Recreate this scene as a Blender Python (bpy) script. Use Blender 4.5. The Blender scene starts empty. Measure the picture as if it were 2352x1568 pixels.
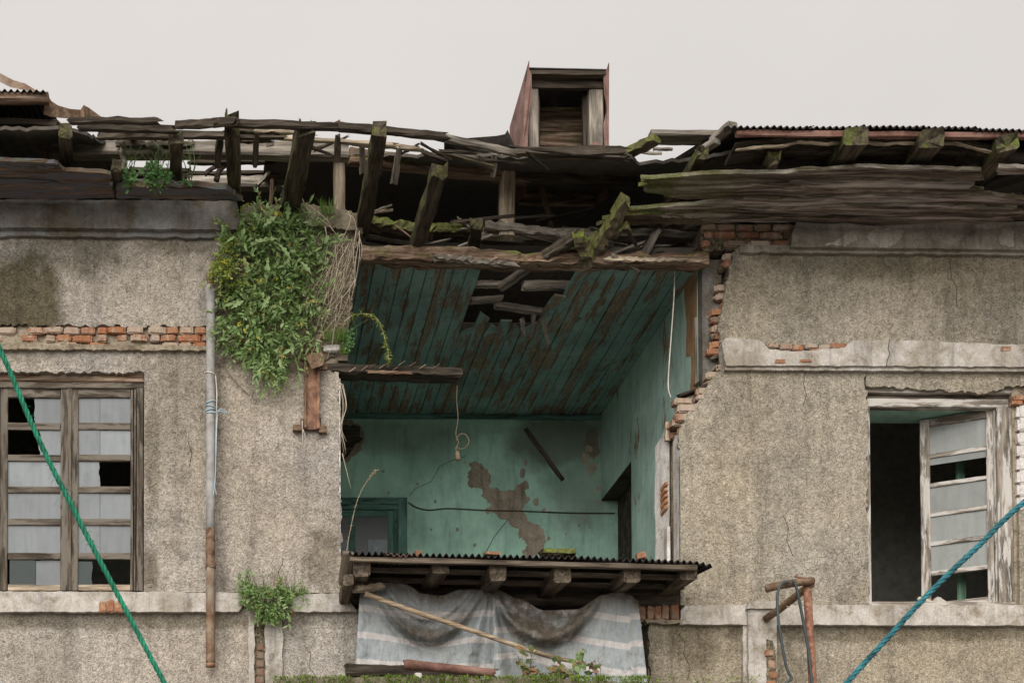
import bpy, bmesh, math, random
from mathutils import Vector, Matrix, Euler, noise
rnd = random.Random(7)
scene = bpy.context.scene
C = scene.collection

# ------------------------------------------------------------------ camera
F_PX, YAW, PITCH = 1526.0, math.radians(0.9), math.radians(1.5)
PPX, PPY = 257.8, 935.0                      # where the optical axis meets the 1024 x 682 frame
CAM = Vector((-2.55, -14.0, 1.6))
ROT = Euler((math.pi / 2 + PITCH, 0.0, -YAW), 'XYZ').to_matrix()
cd = bpy.data.cameras.new('camera')
cd.lens = 36.0 * F_PX / 1024.0
cd.sensor_width = 36.0
cd.shift_x = (512.0 - PPX) / 1024.0
cd.shift_y = (PPY - 341.0) / 1024.0
cd.clip_start, cd.clip_end = 0.1, 2000.0
cam = bpy.data.objects.new('camera', cd)
cam.location = CAM
cam.rotation_euler = (math.pi / 2 + PITCH, 0.0, -YAW)
C.objects.link(cam)
scene.camera = cam

# ------------------------------------------------------------------ sky, sun, exposure (even overcast)
SUN_EL, SUN_AZ = math.radians(29), math.radians(-18)      # behind and left of the viewer
wd = bpy.data.worlds.new('World')
scene.world = wd
wd.use_nodes = True
wn, wl = wd.node_tree.nodes, wd.node_tree.links
wn.clear()
sky = wn.new('ShaderNodeTexSky')
sky.sky_type = 'NISHITA'
sky.sun_disc = False
sky.sun_elevation = SUN_EL
sky.sun_rotation = math.radians(180) + SUN_AZ
sky.air_density, sky.dust_density, sky.ozone_density = 1.0, 6.0, 1.0
mulw = wn.new('ShaderNodeMix'); mulw.data_type = 'RGBA'; mulw.blend_type = 'MULTIPLY'
mulw.inputs['Factor'].default_value = 1.0
wl.new(sky.outputs[0], mulw.inputs['A'])
mulw.inputs['B'].default_value = (0.025, 0.025, 0.025, 1)
mixw = wn.new('ShaderNodeMix'); mixw.data_type = 'RGBA'
mixw.inputs['Factor'].default_value = 0.93                # closed cloud cover hides nearly all of the blue
wl.new(mulw.outputs['Result'], mixw.inputs['A'])
mixw.inputs['B'].default_value = (3.34, 3.19, 3.08, 1)
tcw = wn.new('ShaderNodeTexCoord')
clw = wn.new('ShaderNodeTexNoise'); clw.inputs['Scale'].default_value = 3.0; clw.inputs['Detail'].default_value = 5
wl.new(tcw.outputs['Generated'], clw.inputs['Vector'])
crw = wn.new('ShaderNodeValToRGB')                        # faint cloud tone
crw.color_ramp.elements[0].position, crw.color_ramp.elements[0].color = 0.3, (0.955, 0.955, 0.96, 1)
crw.color_ramp.elements[1].position, crw.color_ramp.elements[1].color = 0.7, (1.035, 1.03, 1.02, 1)
wl.new(clw.outputs['Fac'], crw.inputs[0])
cmw = wn.new('ShaderNodeMix'); cmw.data_type = 'RGBA'; cmw.blend_type = 'MULTIPLY'; cmw.inputs['Factor'].default_value = 1.0
wl.new(mixw.outputs['Result'], cmw.inputs['A']); wl.new(crw.outputs[0], cmw.inputs['B'])
bgw = wn.new('ShaderNodeBackground')
bgw.inputs['Strength'].default_value = 0.1
ow = wn.new('ShaderNodeOutputWorld')
wl.new(cmw.outputs['Result'], bgw.inputs['Color'])
wl.new(bgw.outputs[0], ow.inputs['Surface'])
sd = bpy.data.lights.new('sun', 'SUN')
sd.energy, sd.angle, sd.color = 1.5, math.radians(60), (1.0, 0.965, 0.92)
sun = bpy.data.objects.new('sun', sd)
sun.rotation_euler = (math.pi / 2 - SUN_EL, 0.0, SUN_AZ)
sun.location = (-6, -12, 20)
C.objects.link(sun)
scene.view_settings.view_transform = 'Standard'
scene.view_settings.look = 'None'
scene.view_settings.exposure = 1.25
scene.view_settings.gamma = 1.0
scene.view_settings.use_curve_mapping = False
try:
    scene.cycles.use_denoising = True
    scene.cycles.max_bounces = 6
    scene.cycles.diffuse_bounces = 4
except Exception:
    pass

# ------------------------------------------------------------------ measuring helpers
K = 2352.0 / 1024.0
def P(u, v, y):
    """Point on the plane at depth y that lies in the direction (u, v) of the 2352 x 1568 photograph."""
    d = ROT @ Vector(((u / K - PPX) / F_PX, -(v / K - PPY) / F_PX, -1.0))
    t = (y - CAM.y) / d.y
    return CAM + d * t
def atz(u, v, z):
    d = ROT @ Vector(((u / K - PPX) / F_PX, -(v / K - PPY) / F_PX, -1.0))
    return CAM + d * ((z - CAM.z) / d.z)
ROOF_M = 0.36
def roof_z(y, x):
    t = min(1.0, max(0.0, (x + 2.0) / 3.0))
    return 9.24 - 0.14 * t + ROOF_M * y
def R(u, v, lift=0.0):
    """Where the direction (u, v) meets the roof slope."""
    d = ROT @ Vector(((u / K - PPX) / F_PX, -(v / K - PPY) / F_PX, -1.0))
    t = 13.0
    for _ in range(20):
        p = CAM + d * t
        g = p.z - roof_z(p.y, p.x) - lift
        t -= g / (d.z - ROOF_M * d.y)
    return CAM + d * t
def X(u, y=0.0, v=1000): return P(u, v, y).x
def ZL(v, y=0.0): return P(400, v, y).z
def ZR(v, y=0.0): return P(1950, v, y).z
def jit(a): return rnd.uniform(-a, a)

# ------------------------------------------------------------------ materials
def new_mat(name):
    m = bpy.data.materials.new(name)
    m.use_nodes = True
    nt = m.node_tree
    for n in list(nt.nodes): nt.nodes.remove(n)
    out = nt.nodes.new('ShaderNodeOutputMaterial')
    b = nt.nodes.new('ShaderNodeBsdfPrincipled')
    nt.links.new(b.outputs[0], out.inputs[0])
    return m, nt, b
def coord(nt, kind, stretch=(1, 1, 1)):
    if kind == 'POS':
        g = nt.nodes.new('ShaderNodeNewGeometry').outputs['Position']
    elif kind == 'UV':
        g = nt.nodes.new('ShaderNodeTexCoord').outputs['UV']
    else:
        g = nt.nodes.new('ShaderNodeTexCoord').outputs['Object']
    mp = nt.nodes.new('ShaderNodeMapping')
    mp.inputs['Scale'].default_value = stretch
    nt.links.new(g, mp.inputs['Vector'])
    if kind == 'OBJ':
        oi = nt.nodes.new('ShaderNodeObjectInfo')
        mu = nt.nodes.new('ShaderNodeMath'); mu.operation = 'MULTIPLY'; mu.inputs[1].default_value = 37.0
        nt.links.new(oi.outputs['Random'], mu.inputs[0])
        cb = nt.nodes.new('ShaderNodeCombineXYZ')
        for i in range(3): nt.links.new(mu.outputs[0], cb.inputs[i])
        nt.links.new(cb.outputs[0], mp.inputs['Location'])
    return mp.outputs[0]
def noise_n(nt, vec, scale, detail=6, rough=0.6, dist=0.0):
    n = nt.nodes.new('ShaderNodeTexNoise')
    n.inputs['Scale'].default_value = scale
    n.inputs['Detail'].default_value = detail
    n.inputs['Roughness'].default_value = rough
    n.inputs['Distortion'].default_value = dist
    nt.links.new(vec, n.inputs['Vector'])
    return n.outputs['Fac']
def ramp(nt, fac, stops, interp='LINEAR'):
    r = nt.nodes.new('ShaderNodeValToRGB')
    r.color_ramp.interpolation = interp
    el = r.color_ramp.elements
    while len(el) > 1: el.remove(el[-1])
    for i, (p, c) in enumerate(stops):
        e = el[0] if i == 0 else el.new(p)
        e.position = p
        c = (c, c, c) if isinstance(c, (int, float)) else c
        e.color = (*c, 1)
    nt.links.new(fac, r.inputs[0])
    return r.outputs[0]
def mix(nt, fac, a, b, blend='MIX'):
    m = nt.nodes.new('ShaderNodeMix'); m.data_type = 'RGBA'; m.blend_type = blend
    for sock, val in (('Factor', fac), ('A', a), ('B', b)):
        if hasattr(val, 'is_linked') or hasattr(val, 'links'):
            nt.links.new(val, m.inputs[sock])
        elif sock == 'Factor':
            m.inputs[sock].default_value = val
        else:
            m.inputs[sock].default_value = (*val, 1)
    return m.outputs['Result']
def math_n(nt, op, a, b=0.0):
    m = nt.nodes.new('ShaderNodeMath'); m.operation = op
    for i, val in enumerate((a, b)):
        if hasattr(val, 'links'): nt.links.new(val, m.inputs[i])
        else: m.inputs[i].default_value = val
    return m.outputs[0]
def bump(nt, b, height, strength=0.5, dist=0.01):
    n = nt.nodes.new('ShaderNodeBump')
    n.inputs['Strength'].default_value = strength
    n.inputs['Distance'].default_value = dist
    nt.links.new(height, n.inputs['Height'])
    nt.links.new(n.outputs[0], b.inputs['Normal'])
def up_mask(nt, lo=0.2, hi=0.75):
    g = nt.nodes.new('ShaderNodeNewGeometry')
    s = nt.nodes.new('ShaderNodeSeparateXYZ')
    nt.links.new(g.outputs['Normal'], s.inputs[0])
    m = math_n(nt, 'ADD', math_n(nt, 'MULTIPLY', s.outputs[2], 0.5), 0.5)
    return ramp(nt, m, [(max(0.0, lo * .5 + .5), 0.0), (hi * .5 + .5, 1.0)])
def finish(nt, b, col, rough=0.9, spec=0.2):
    nt.links.new(col, b.inputs['Base Color'])
    b.inputs['Roughness'].default_value = rough
    b.inputs['Specular IOR Level'].default_value = spec
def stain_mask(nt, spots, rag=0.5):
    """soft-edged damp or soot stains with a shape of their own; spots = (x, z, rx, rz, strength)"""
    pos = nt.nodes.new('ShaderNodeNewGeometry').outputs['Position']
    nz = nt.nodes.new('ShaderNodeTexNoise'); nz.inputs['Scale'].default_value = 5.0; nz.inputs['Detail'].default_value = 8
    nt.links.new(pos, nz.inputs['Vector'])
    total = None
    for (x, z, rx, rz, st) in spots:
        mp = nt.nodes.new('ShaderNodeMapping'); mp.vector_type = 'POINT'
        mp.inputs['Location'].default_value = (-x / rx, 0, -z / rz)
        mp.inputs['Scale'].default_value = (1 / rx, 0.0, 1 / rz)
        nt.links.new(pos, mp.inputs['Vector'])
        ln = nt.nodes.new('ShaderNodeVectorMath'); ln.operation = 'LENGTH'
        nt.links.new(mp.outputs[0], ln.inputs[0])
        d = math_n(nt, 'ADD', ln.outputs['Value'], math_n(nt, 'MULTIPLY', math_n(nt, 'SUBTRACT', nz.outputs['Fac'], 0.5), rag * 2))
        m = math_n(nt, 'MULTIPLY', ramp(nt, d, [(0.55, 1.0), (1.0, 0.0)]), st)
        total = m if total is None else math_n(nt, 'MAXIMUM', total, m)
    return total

def stucco(name, light, mid, dark, spots, big=(0.70, 1.14)):
    m, nt, b = new_mat(name)
    v = coord(nt, 'POS')
    f1 = noise_n(nt, v, 30, 5, 0.66, 1.2)
    f1b = noise_n(nt, v, 75, 2, 0.5, 0.4)
    fa = math_n(nt, 'ADD', math_n(nt, 'MULTIPLY', f1, 0.62), math_n(nt, 'MULTIPLY', f1b, 0.38))
    col = ramp(nt, fa, [(0.355, dark), (0.45, tuple(0.45 * x + 0.55 * y for x, y in zip(dark, mid))), (0.52, mid), (0.62, light)])
    f2 = noise_n(nt, v, 0.9, 7, 0.66, 1.0)
    col = mix(nt, 1.0, col, ramp(nt, f2, [(0.3, big[0]), (0.5, 0.98), (0.7, big[1])]), 'MULTIPLY')
    f4 = noise_n(nt, v, 7, 5, 0.65, 0.6)
    col = mix(nt, 1.0, col, ramp(nt, f4, [(0.33, 0.74), (0.5, 1.0), (0.7, 1.1)]), 'MULTIPLY')
    f3 = noise_n(nt, coord(nt, 'POS', (5, 5, 0.45)), 1.0, 7, 0.68, 0.4)
    col = mix(nt, 1.0, col, ramp(nt, f3, [(0.30, 0.58), (0.45, 0.92), (0.55, 1.02)]), 'MULTIPLY')
    f5 = noise_n(nt, v, 2.3, 8, 0.7, 1.5)
    col = mix(nt, ramp(nt, f5, [(0.60, 0.0), (0.68, 0.35)]), col, tuple(x * 1.05 for x in light))
    warm = noise_n(nt, v, 0.6, 3, 0.5, 0.3)
    col = mix(nt, 1.0, col, ramp(nt, warm, [(0.35, (0.98, 1.0, 1.03)), (0.65, (1.03, 1.0, 0.93))]), 'MULTIPLY')
    if spots:
        s = stain_mask(nt, spots)
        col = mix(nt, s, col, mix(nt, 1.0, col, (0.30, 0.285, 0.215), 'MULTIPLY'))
    finish(nt, b, col, 0.95, 0.1)
    bump(nt, b, fa, 1.0, 0.034)
    return m

def plaster(name, a, c, dirt_shade, sc=2.2, moss=False):
    m, nt, b = new_mat(name)
    v = coord(nt, 'POS')
    col = ramp(nt, noise_n(nt, v, sc * 3, 8, 0.7, 0.4), [(0.34, dirt_shade), (0.46, a), (0.66, c)])
    col = mix(nt, ramp(nt, noise_n(nt, v, sc, 7, 0.62), [(0.48, 0.0), (0.66, 0.75)]), col, dirt_shade)
    dr_ = noise_n(nt, coord(nt, 'POS', (9, 9, 0.9)), 1.0, 6, 0.65)
    col = mix(nt, 1.0, col, ramp(nt, dr_, [(0.3, 0.62), (0.5, 1.0)]), 'MULTIPLY')
    fine = ramp(nt, noise_n(nt, v, 55, 4, 0.65), [(0.3, 0.72), (0.7, 1.12)])
    col = mix(nt, 1.0, col, fine, 'MULTIPLY')
    if moss:
        mk = math_n(nt, 'MULTIPLY', up_mask(nt), ramp(nt, noise_n(nt, v, 6), [(0.4, 0.0), (0.6, 0.9)]))
        col = mix(nt, mk, col, (0.07, 0.10, 0.02))
    finish(nt, b, col, 0.9, 0.15)
    bump(nt, b, noise_n(nt, v, 30, 6, 0.7), 0.5, 0.012)
    return m

def wood(name, a, c, dark, moss=0.0, paint=None, rough=0.85, sc=1.0, mlo=-0.15, spots=None, con=1.0):
    m, nt, b = new_mat(name)
    v = coord(nt, 'OBJ', (1.6 * sc, 22 * sc, 22 * sc))
    g = noise_n(nt, v, 1.0, 8, 0.7, 0.8)
    q_ = lambda p_: 0.49 + (p_ - 0.49) / con
    col = ramp(nt, g, [(q_(0.30), dark), (q_(0.47), a), (q_(0.68), c)])
    big = noise_n(nt, coord(nt, 'OBJ', (1.2, 4, 4)), 1.6, 5, 0.6)
    col = mix(nt, 1.0, col, ramp(nt, big, [(0.3, 0.55), (0.65, 1.15)]), 'MULTIPLY')
    stk = noise_n(nt, coord(nt, 'OBJ', (0.9 * sc, 9 * sc, 9 * sc)), 1.3, 6, 0.62, 1.4)
    col = mix(nt, 1.0, col, ramp(nt, stk, [(0.30, 0.25), (0.42, 0.72), (0.52, 1.0), (0.68, 1.5)]), 'MULTIPLY')
    if paint is not None:
        pm = noise_n(nt, coord(nt, 'OBJ', (2.2, 14, 14)), 1.0, 8, 0.7, 0.4)
        col = mix(nt, ramp(nt, pm, [(0.47, 0.0), (0.54, 1.0)]), col, paint)
    if moss > 0:
        mk = math_n(nt, 'MULTIPLY', up_mask(nt, mlo, 0.55), ramp(nt, noise_n(nt, coord(nt, 'POS'), 7, 6), [(0.62 - 0.35 * moss, 0.0), (0.72 - 0.3 * moss, 1.0)]))
        mg = ramp(nt, noise_n(nt, coord(nt, 'POS'), 40, 3), [(0.3, (0.05, 0.065, 0.014)), (0.7, (0.19, 0.225, 0.045))])
        col = mix(nt, mk, col, mg)
    if spots:
        col = mix(nt, stain_mask(nt, spots, 0.7), col, ramp(nt, noise_n(nt, coord(nt, 'POS'), 30, 4), [(0.3, (0.05, 0.055, 0.015)), (0.7, (0.15, 0.165, 0.04))]))
    finish(nt, b, col, rough, 0.15)
    bump(nt, b, g, 0.7 if con == 1.0 else 1.0, 0.012 * con * con)
    return m

def rusty(name, a, c, dark, sc=9, metallic=0.0, grey=None):
    m, nt, b = new_mat(name)
    v = coord(nt, 'POS')
    col = ramp(nt, noise_n(nt, v, sc, 8, 0.7, 0.5), [(0.33, dark), (0.48, a), (0.66, c)])
    if grey is not None:
        gm = ramp(nt, noise_n(nt, v, sc * 0.3, 6, 0.6), [(0.45, 0.0), (0.6, 1.0)])
        col = mix(nt, gm, col, grey)
    finish(nt, b, col, 0.8, 0.25)
    b.inputs['Metallic'].default_value = metallic
    bump(nt, b, noise_n(nt, v, 45, 5, 0.7), 0.4, 0.006)
    return m

def brick_mat(name, stops, dust, dust_amt):
    m, nt, b = new_mat(name)
    oi = nt.nodes.new('ShaderNodeObjectInfo')
    col = ramp(nt, oi.outputs['Random'], stops)
    v = coord(nt, 'OBJ', (1, 1, 1))
    p = coord(nt, 'POS')
    col = mix(nt, 1.0, col, ramp(nt, noise_n(nt, p, 28, 6, 0.7), [(0.25, 0.6), (0.7, 1.2)]), 'MULTIPLY')
    dm = ramp(nt, noise_n(nt, p, 11, 7, 0.7, 0.4), [(0.62 - dust_amt * 0.25, 0.0), (0.72 - dust_amt * 0.25, 0.85)])
    col = mix(nt, dm, col, dust)
    finish(nt, b, col, 0.95, 0.1)
    bump(nt, b, noise_n(nt, p, 60, 5, 0.7), 0.7, 0.01)
    return m

def peel(name, paint, paint2, bare, bare2, amt, stretch=(1, 1, 1), sc=3.0, kind='POS', spots=None, fade=None):
    m, nt, b = new_mat(name)
    v = coord(nt, kind, stretch)
    pc = ramp(nt, noise_n(nt, v, sc * 0.6, 5, 0.6), [(0.3, paint2), (0.7, paint)])
    bc = ramp(nt, noise_n(nt, v, sc * 5, 6, 0.7), [(0.3, bare2), (0.7, bare)])
    f = noise_n(nt, v, sc, 10, 0.72, 0.3)
    mk = ramp(nt, f, [(amt, 0.0), (amt + 0.025, 1.0)])
    if spots:
        mk = math_n(nt, 'MAXIMUM', mk, ramp(nt, stain_mask(nt, spots, 0.55), [(0.35, 0.0), (0.42, 1.0)]))
    col = mix(nt, mk, pc, bc)
    dirt_shade = ramp(nt, noise_n(nt, coord(nt, 'POS'), 1.4, 7, 0.65), [(0.35, 0.66), (0.65, 1.1)])
    col = mix(nt, 1.0, col, dirt_shade, 'MULTIPLY')
    col = mix(nt, 1.0, col, ramp(nt, noise_n(nt, coord(nt, 'POS', (7, 7, 1.2)), 1.5, 7, 0.7), [(0.3, 0.7), (0.5, 1.0)]), 'MULTIPLY')
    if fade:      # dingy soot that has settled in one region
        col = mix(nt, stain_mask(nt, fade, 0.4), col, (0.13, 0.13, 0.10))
    finish(nt, b, col, 0.7, 0.25)
    inv = math_n(nt, 'SUBTRACT', 1.0, mk)
    bump(nt, b, math_n(nt, 'ADD', inv, math_n(nt, 'MULTIPLY', f, 0.6)), 0.5, 0.006)
    return m

def flat(name, col, rough=0.7, var=0.25, sc=12, spec=0.3):
    m, nt, b = new_mat(name)
    v = coord(nt, 'POS')
    lo = tuple(x * (1 - var) for x in col); hi = tuple(x * (1 + var) for x in col)
    finish(nt, b, ramp(nt, noise_n(nt, v, sc, 5, 0.6), [(0.3, lo), (0.7, hi)]), rough, spec)
    return m

def leaf_mat(name, stops, trans=0.35, rough=0.55):
    m, nt, b = new_mat(name)
    at = nt.nodes.new('ShaderNodeAttribute'); at.attribute_name = 'tint'
    col = ramp(nt, at.outputs['Fac'], stops)
    finish(nt, b, col, rough, 0.3)
    tr = nt.nodes.new('ShaderNodeBsdfTranslucent')
    nt.links.new(col, tr.inputs[0])
    ms = nt.nodes.new('ShaderNodeMixShader'); ms.inputs[0].default_value = trans
    out = [n for n in nt.nodes if n.type == 'OUTPUT_MATERIAL'][0]
    nt.links.new(b.outputs[0], ms.inputs[1]); nt.links.new(tr.outputs[0], ms.inputs[2])
    nt.links.new(ms.outputs[0], out.inputs[0])
    return m

def glass_mat(name, base, trans=0.0):
    m, nt, b = new_mat(name)
    v = coord(nt, 'POS')
    lo = tuple(x * 0.82 for x in base)
    col = ramp(nt, noise_n(nt, coord(nt, 'POS', (9, 9, 1.2)), 2.0, 6, 0.6), [(0.3, lo), (0.65, base)])
    oi = nt.nodes.new('ShaderNodeObjectInfo')
    col = mix(nt, 1.0, col, ramp(nt, oi.outputs['Random'], [(0.0, 0.72), (1.0, 1.22)]), 'MULTIPLY')
    gr = noise_n(nt, v, 5, 7, 0.7)
    col = mix(nt, ramp(nt, gr, [(0.52, 0.0), (0.7, 0.55)]), col, tuple(x * 0.62 for x in base))
    finish(nt, b, col, 0.22, 0.18)
    bump(nt, b, noise_n(nt, v, 2.5, 2), 0.15, 0.02)
    return m

M = {}
sp_left = [(X(55), ZL(690), 0.50, 0.62, 1.0), (X(150), ZL(580), 0.75, 0.28, 0.55), (X(420), ZL(560), 0.6, 0.12, 0.5), (X(390), ZL(960), 0.5, 0.75, 0.35),
           (X(740), ZL(1280), 0.22, 0.35, 0.5), (X(345), ZL(1320), 0.12, 0.25, 0.6), (X(660), ZL(830), 0.75, 0.12, 0.75), (X(690), ZL(640), 0.75, 0.9, 0.8),
           (X(520), ZL(660), 0.2, 0.6, 0.6), (X(350), ZL(1030), 0.10, 0.8, 0.55), (X(200), ZL(1425), 3.0, 0.10, 0.6)]
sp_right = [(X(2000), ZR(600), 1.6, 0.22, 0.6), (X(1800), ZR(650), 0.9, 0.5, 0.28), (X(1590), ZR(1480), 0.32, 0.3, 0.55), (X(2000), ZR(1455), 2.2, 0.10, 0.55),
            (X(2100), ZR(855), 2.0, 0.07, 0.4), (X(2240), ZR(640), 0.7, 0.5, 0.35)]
M['stucco_l'] = stucco('roughcast_left', (0.60, 0.545, 0.485), (0.455, 0.405, 0.35), (0.19, 0.163, 0.13), sp_left)
M['stucco_r'] = stucco('roughcast_right', (0.55, 0.495, 0.405), (0.415, 0.365, 0.29), (0.18, 0.15, 0.112), sp_right)
M['core'] = plaster('lime_mortar', (0.30, 0.25, 0.18), (0.40, 0.34, 0.26), (0.16, 0.12, 0.08), 6)
M['band'] = plaster('band_plaster', (0.46, 0.42, 0.37), (0.60, 0.56, 0.51), (0.27, 0.225, 0.165), 2.4)
M['cornice'] = plaster('stained_cornice_plaster', (0.15, 0.135, 0.115), (0.25, 0.25, 0.25), (0.11, 0.09, 0.06), 1.4, True)
M['cornice_r'] = plaster('weathered_cornice_plaster', (0.26, 0.235, 0.19), (0.36, 0.33, 0.28), (0.15, 0.135, 0.105), 1.6)
M['white'] = plaster('white_plaster', (0.68, 0.64, 0.60), (0.78, 0.755, 0.72), (0.40, 0.34, 0.27), 2.0)
M['brick'] = brick_mat('weathered_brick', [(0.0, (0.32, 0.135, 0.08)), (0.2, (0.28, 0.155, 0.105)), (0.4, (0.34, 0.20, 0.14)), (0.55, (0.44, 0.335, 0.285)), (0.7, (0.28, 0.195, 0.135)), (0.85, (0.40, 0.30, 0.235)), (1.0, (0.33, 0.155, 0.085))], (0.40, 0.33, 0.25), 0.75)
M['brick_o'] = brick_mat('orange_brick', [(0.0, (0.35, 0.145, 0.07)), (0.5, (0.30, 0.15, 0.09)), (1.0, (0.40, 0.20, 0.105))], (0.42, 0.32, 0.235), 0.5)
M['brick_w'] = brick_mat('whitewashed_brick', [(0.0, (0.60, 0.56, 0.53)), (1.0, (0.66, 0.62, 0.59))], (0.45, 0.38, 0.32), 0.15)
M['brick_d'] = brick_mat('sooty_brick', [(0.0, (0.30, 0.10, 0.05)), (0.5, (0.24, 0.12, 0.08)), (1.0, (0.25, 0.15, 0.10))], (0.20, 0.165, 0.12), 0.7)
M['wood_dark'] = wood('rotten_dark_wood', (0.058, 0.046, 0.034), (0.115, 0.094, 0.07), (0.024, 0.019, 0.014))
M['wood_tail'] = wood('rotten_mossy_wood', (0.062, 0.05, 0.035), (0.13, 0.105, 0.072), (0.024, 0.019, 0.013), moss=0.45, mlo=-0.75)
M['wood_moss'] = wood('mossy_wood', (0.11, 0.085, 0.06), (0.22, 0.175, 0.125), (0.04, 0.03, 0.02), moss=1.05, mlo=-1.1)
M['wood_soffit'] = wood('weathered_board', (0.20, 0.155, 0.125), (0.50, 0.445, 0.41), (0.05, 0.037, 0.027), moss=0.7, sc=0.5, con=1.7, spots=[(atz(1490, 440, 8.53).x, 8.53, 0.28, 0.5, 0.8), (atz(1600, 460, 8.53).x, 8.53, 0.4, 0.3, 0.35)])
M['wood_soffit_l'] = wood('stained_brown_board', (0.15, 0.10, 0.07), (0.25, 0.185, 0.145), (0.04, 0.03, 0.02), moss=0.6, paint=(0.115, 0.115, 0.13), sc=0.8)
M['wood_brown'] = wood('brown_beam_wood', (0.16, 0.10, 0.065), (0.40, 0.31, 0.24), (0.05, 0.03, 0.018), moss=0.35)
M['wood_gray'] = wood('grey_weathered_wood', (0.225, 0.195, 0.158), (0.36, 0.325, 0.28), (0.085, 0.068, 0.05))
M['wood_beige'] = wood('beige_wood', (0.42, 0.34, 0.245), (0.56, 0.48, 0.37), (0.22, 0.17, 0.115))
M['wood_awn'] = wood('awning_wood', (0.11, 0.085, 0.062), (0.21, 0.17, 0.13), (0.04, 0.03, 0.022))
M['wood_win'] = wood('bare_window_wood', (0.13, 0.105, 0.08), (0.23, 0.19, 0.15), (0.05, 0.04, 0.03), paint=None)
M['wood_win_l'] = wood('flaking_window_wood', (0.10, 0.08, 0.06), (0.19, 0.158, 0.125), (0.035, 0.027, 0.02), paint=(0.17, 0.148, 0.12))
M['wood_win_r'] = wood('flaking_white_window_wood', (0.24, 0.205, 0.165), (0.38, 0.335, 0.28), (0.10, 0.085, 0.065), paint=(0.50, 0.47, 0.43))
M['pole'] = wood('pole_wood', (0.27, 0.20, 0.13), (0.44, 0.35, 0.25), (0.12, 0.085, 0.055))
M['teal_wood'] = wood('teal_painted_wood', (0.09, 0.17, 0.145), (0.14, 0.25, 0.215), (0.04, 0.06, 0.05), paint=(0.105, 0.215, 0.18))
M['ceil'] = peel('peeling_teal_board', (0.245, 0.37, 0.352), (0.20, 0.315, 0.298), (0.33, 0.255, 0.185), (0.12, 0.085, 0.055), 0.525, (6, 0.9, 6), 1.6)
M['ceil_bad'] = peel('badly_peeling_teal_board', (0.245, 0.375, 0.357), (0.20, 0.315, 0.298), (0.36, 0.28, 0.21), (0.12, 0.085, 0.055), 0.475, (6, 0.9, 6), 1.6)
M['ceil_hole'] = peel('rotten_teal_board', (0.245, 0.375, 0.357), (0.20, 0.315, 0.298), (0.36, 0.28, 0.21), (0.12, 0.085, 0.055), 0.485, (6, 0.9, 6), 1.6)
BW_D = 4.1
bw = lambda u, v: P(u, v, BW_D)
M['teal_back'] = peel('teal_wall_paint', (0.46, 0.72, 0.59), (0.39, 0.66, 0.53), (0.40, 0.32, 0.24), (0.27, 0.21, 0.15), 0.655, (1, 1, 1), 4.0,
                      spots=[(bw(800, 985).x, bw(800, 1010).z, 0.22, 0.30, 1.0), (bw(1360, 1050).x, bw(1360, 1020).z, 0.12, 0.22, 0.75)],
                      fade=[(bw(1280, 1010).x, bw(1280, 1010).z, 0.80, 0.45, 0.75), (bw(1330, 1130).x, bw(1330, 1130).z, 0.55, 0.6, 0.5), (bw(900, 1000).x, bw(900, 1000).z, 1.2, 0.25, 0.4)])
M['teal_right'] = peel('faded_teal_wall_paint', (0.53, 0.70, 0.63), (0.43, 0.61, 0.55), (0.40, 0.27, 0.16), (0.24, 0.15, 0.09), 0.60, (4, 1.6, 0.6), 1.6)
M['bare'] = plaster('bare_plaster', (0.36, 0.30, 0.235), (0.44, 0.385, 0.315), (0.26, 0.215, 0.165), 3.5)
M['ochre'] = plaster('ochre_undercoat', (0.36, 0.22, 0.11), (0.42, 0.28, 0.16), (0.27, 0.155, 0.08), 2.5)
M['room_dark'] = flat('dim_room_plaster', (0.42, 0.42, 0.37), 0.9)
M['dust'] = plaster('dusty_floor', (0.38, 0.34, 0.28), (0.46, 0.42, 0.36), (0.26, 0.22, 0.17), 3)
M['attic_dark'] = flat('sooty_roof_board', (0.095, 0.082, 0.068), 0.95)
M['attic_floor'] = flat('dusty_attic_floor', (0.22, 0.19, 0.15), 0.95)
M['sheet_dark'] = rusty('corroded_dark_sheet', (0.035, 0.032, 0.03), (0.075, 0.06, 0.05), (0.02, 0.018, 0.016), 6)
M['sheet_rust'] = rusty('rust_red_sheet', (0.17, 0.085, 0.065), (0.27, 0.16, 0.125), (0.08, 0.042, 0.03), 5)
M['sheet_dormer'] = rusty('pink_rust_sheet', (0.20, 0.115, 0.095), (0.28, 0.18, 0.155), (0.115, 0.065, 0.048), 4)
M['rust'] = rusty('orange_rust', (0.20, 0.105, 0.068), (0.37, 0.215, 0.135), (0.09, 0.052, 0.04), 11)
M['rust_pole'] = rusty('rust_paint_pole', (0.23, 0.10, 0.065), (0.40, 0.24, 0.15), (0.10, 0.055, 0.038), 16)
M['rust_dark'] = rusty('brown_pipe_rust', (0.14, 0.085, 0.05), (0.26, 0.18, 0.12), (0.06, 0.042, 0.03), 14)
M['zinc'] = rusty('grey_zinc', (0.30, 0.29, 0.275), (0.40, 0.39, 0.375), (0.17, 0.15, 0.12), 6)
M['zinc_rust'] = rusty('rusty_zinc', (0.17, 0.10, 0.06), (0.30, 0.235, 0.17), (0.09, 0.05, 0.032), 6, grey=(0.29, 0.26, 0.215))
M['rope_g'] = flat('green_rope_fibre', (0.015, 0.175, 0.10), 0.7, 0.55, 22)
M['rope_t'] = flat('teal_rope_fibre', (0.025, 0.135, 0.16), 0.7, 0.55, 22)
M['cord_blue'] = flat('pale_blue_cord', (0.33, 0.45, 0.52), 0.6)
M['cord_white'] = flat('dirty_white_cable', (0.55, 0.50, 0.43), 0.6)
M['cable_dark'] = flat('dark_rubber_cable', (0.05, 0.065, 0.065), 0.5)
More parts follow.
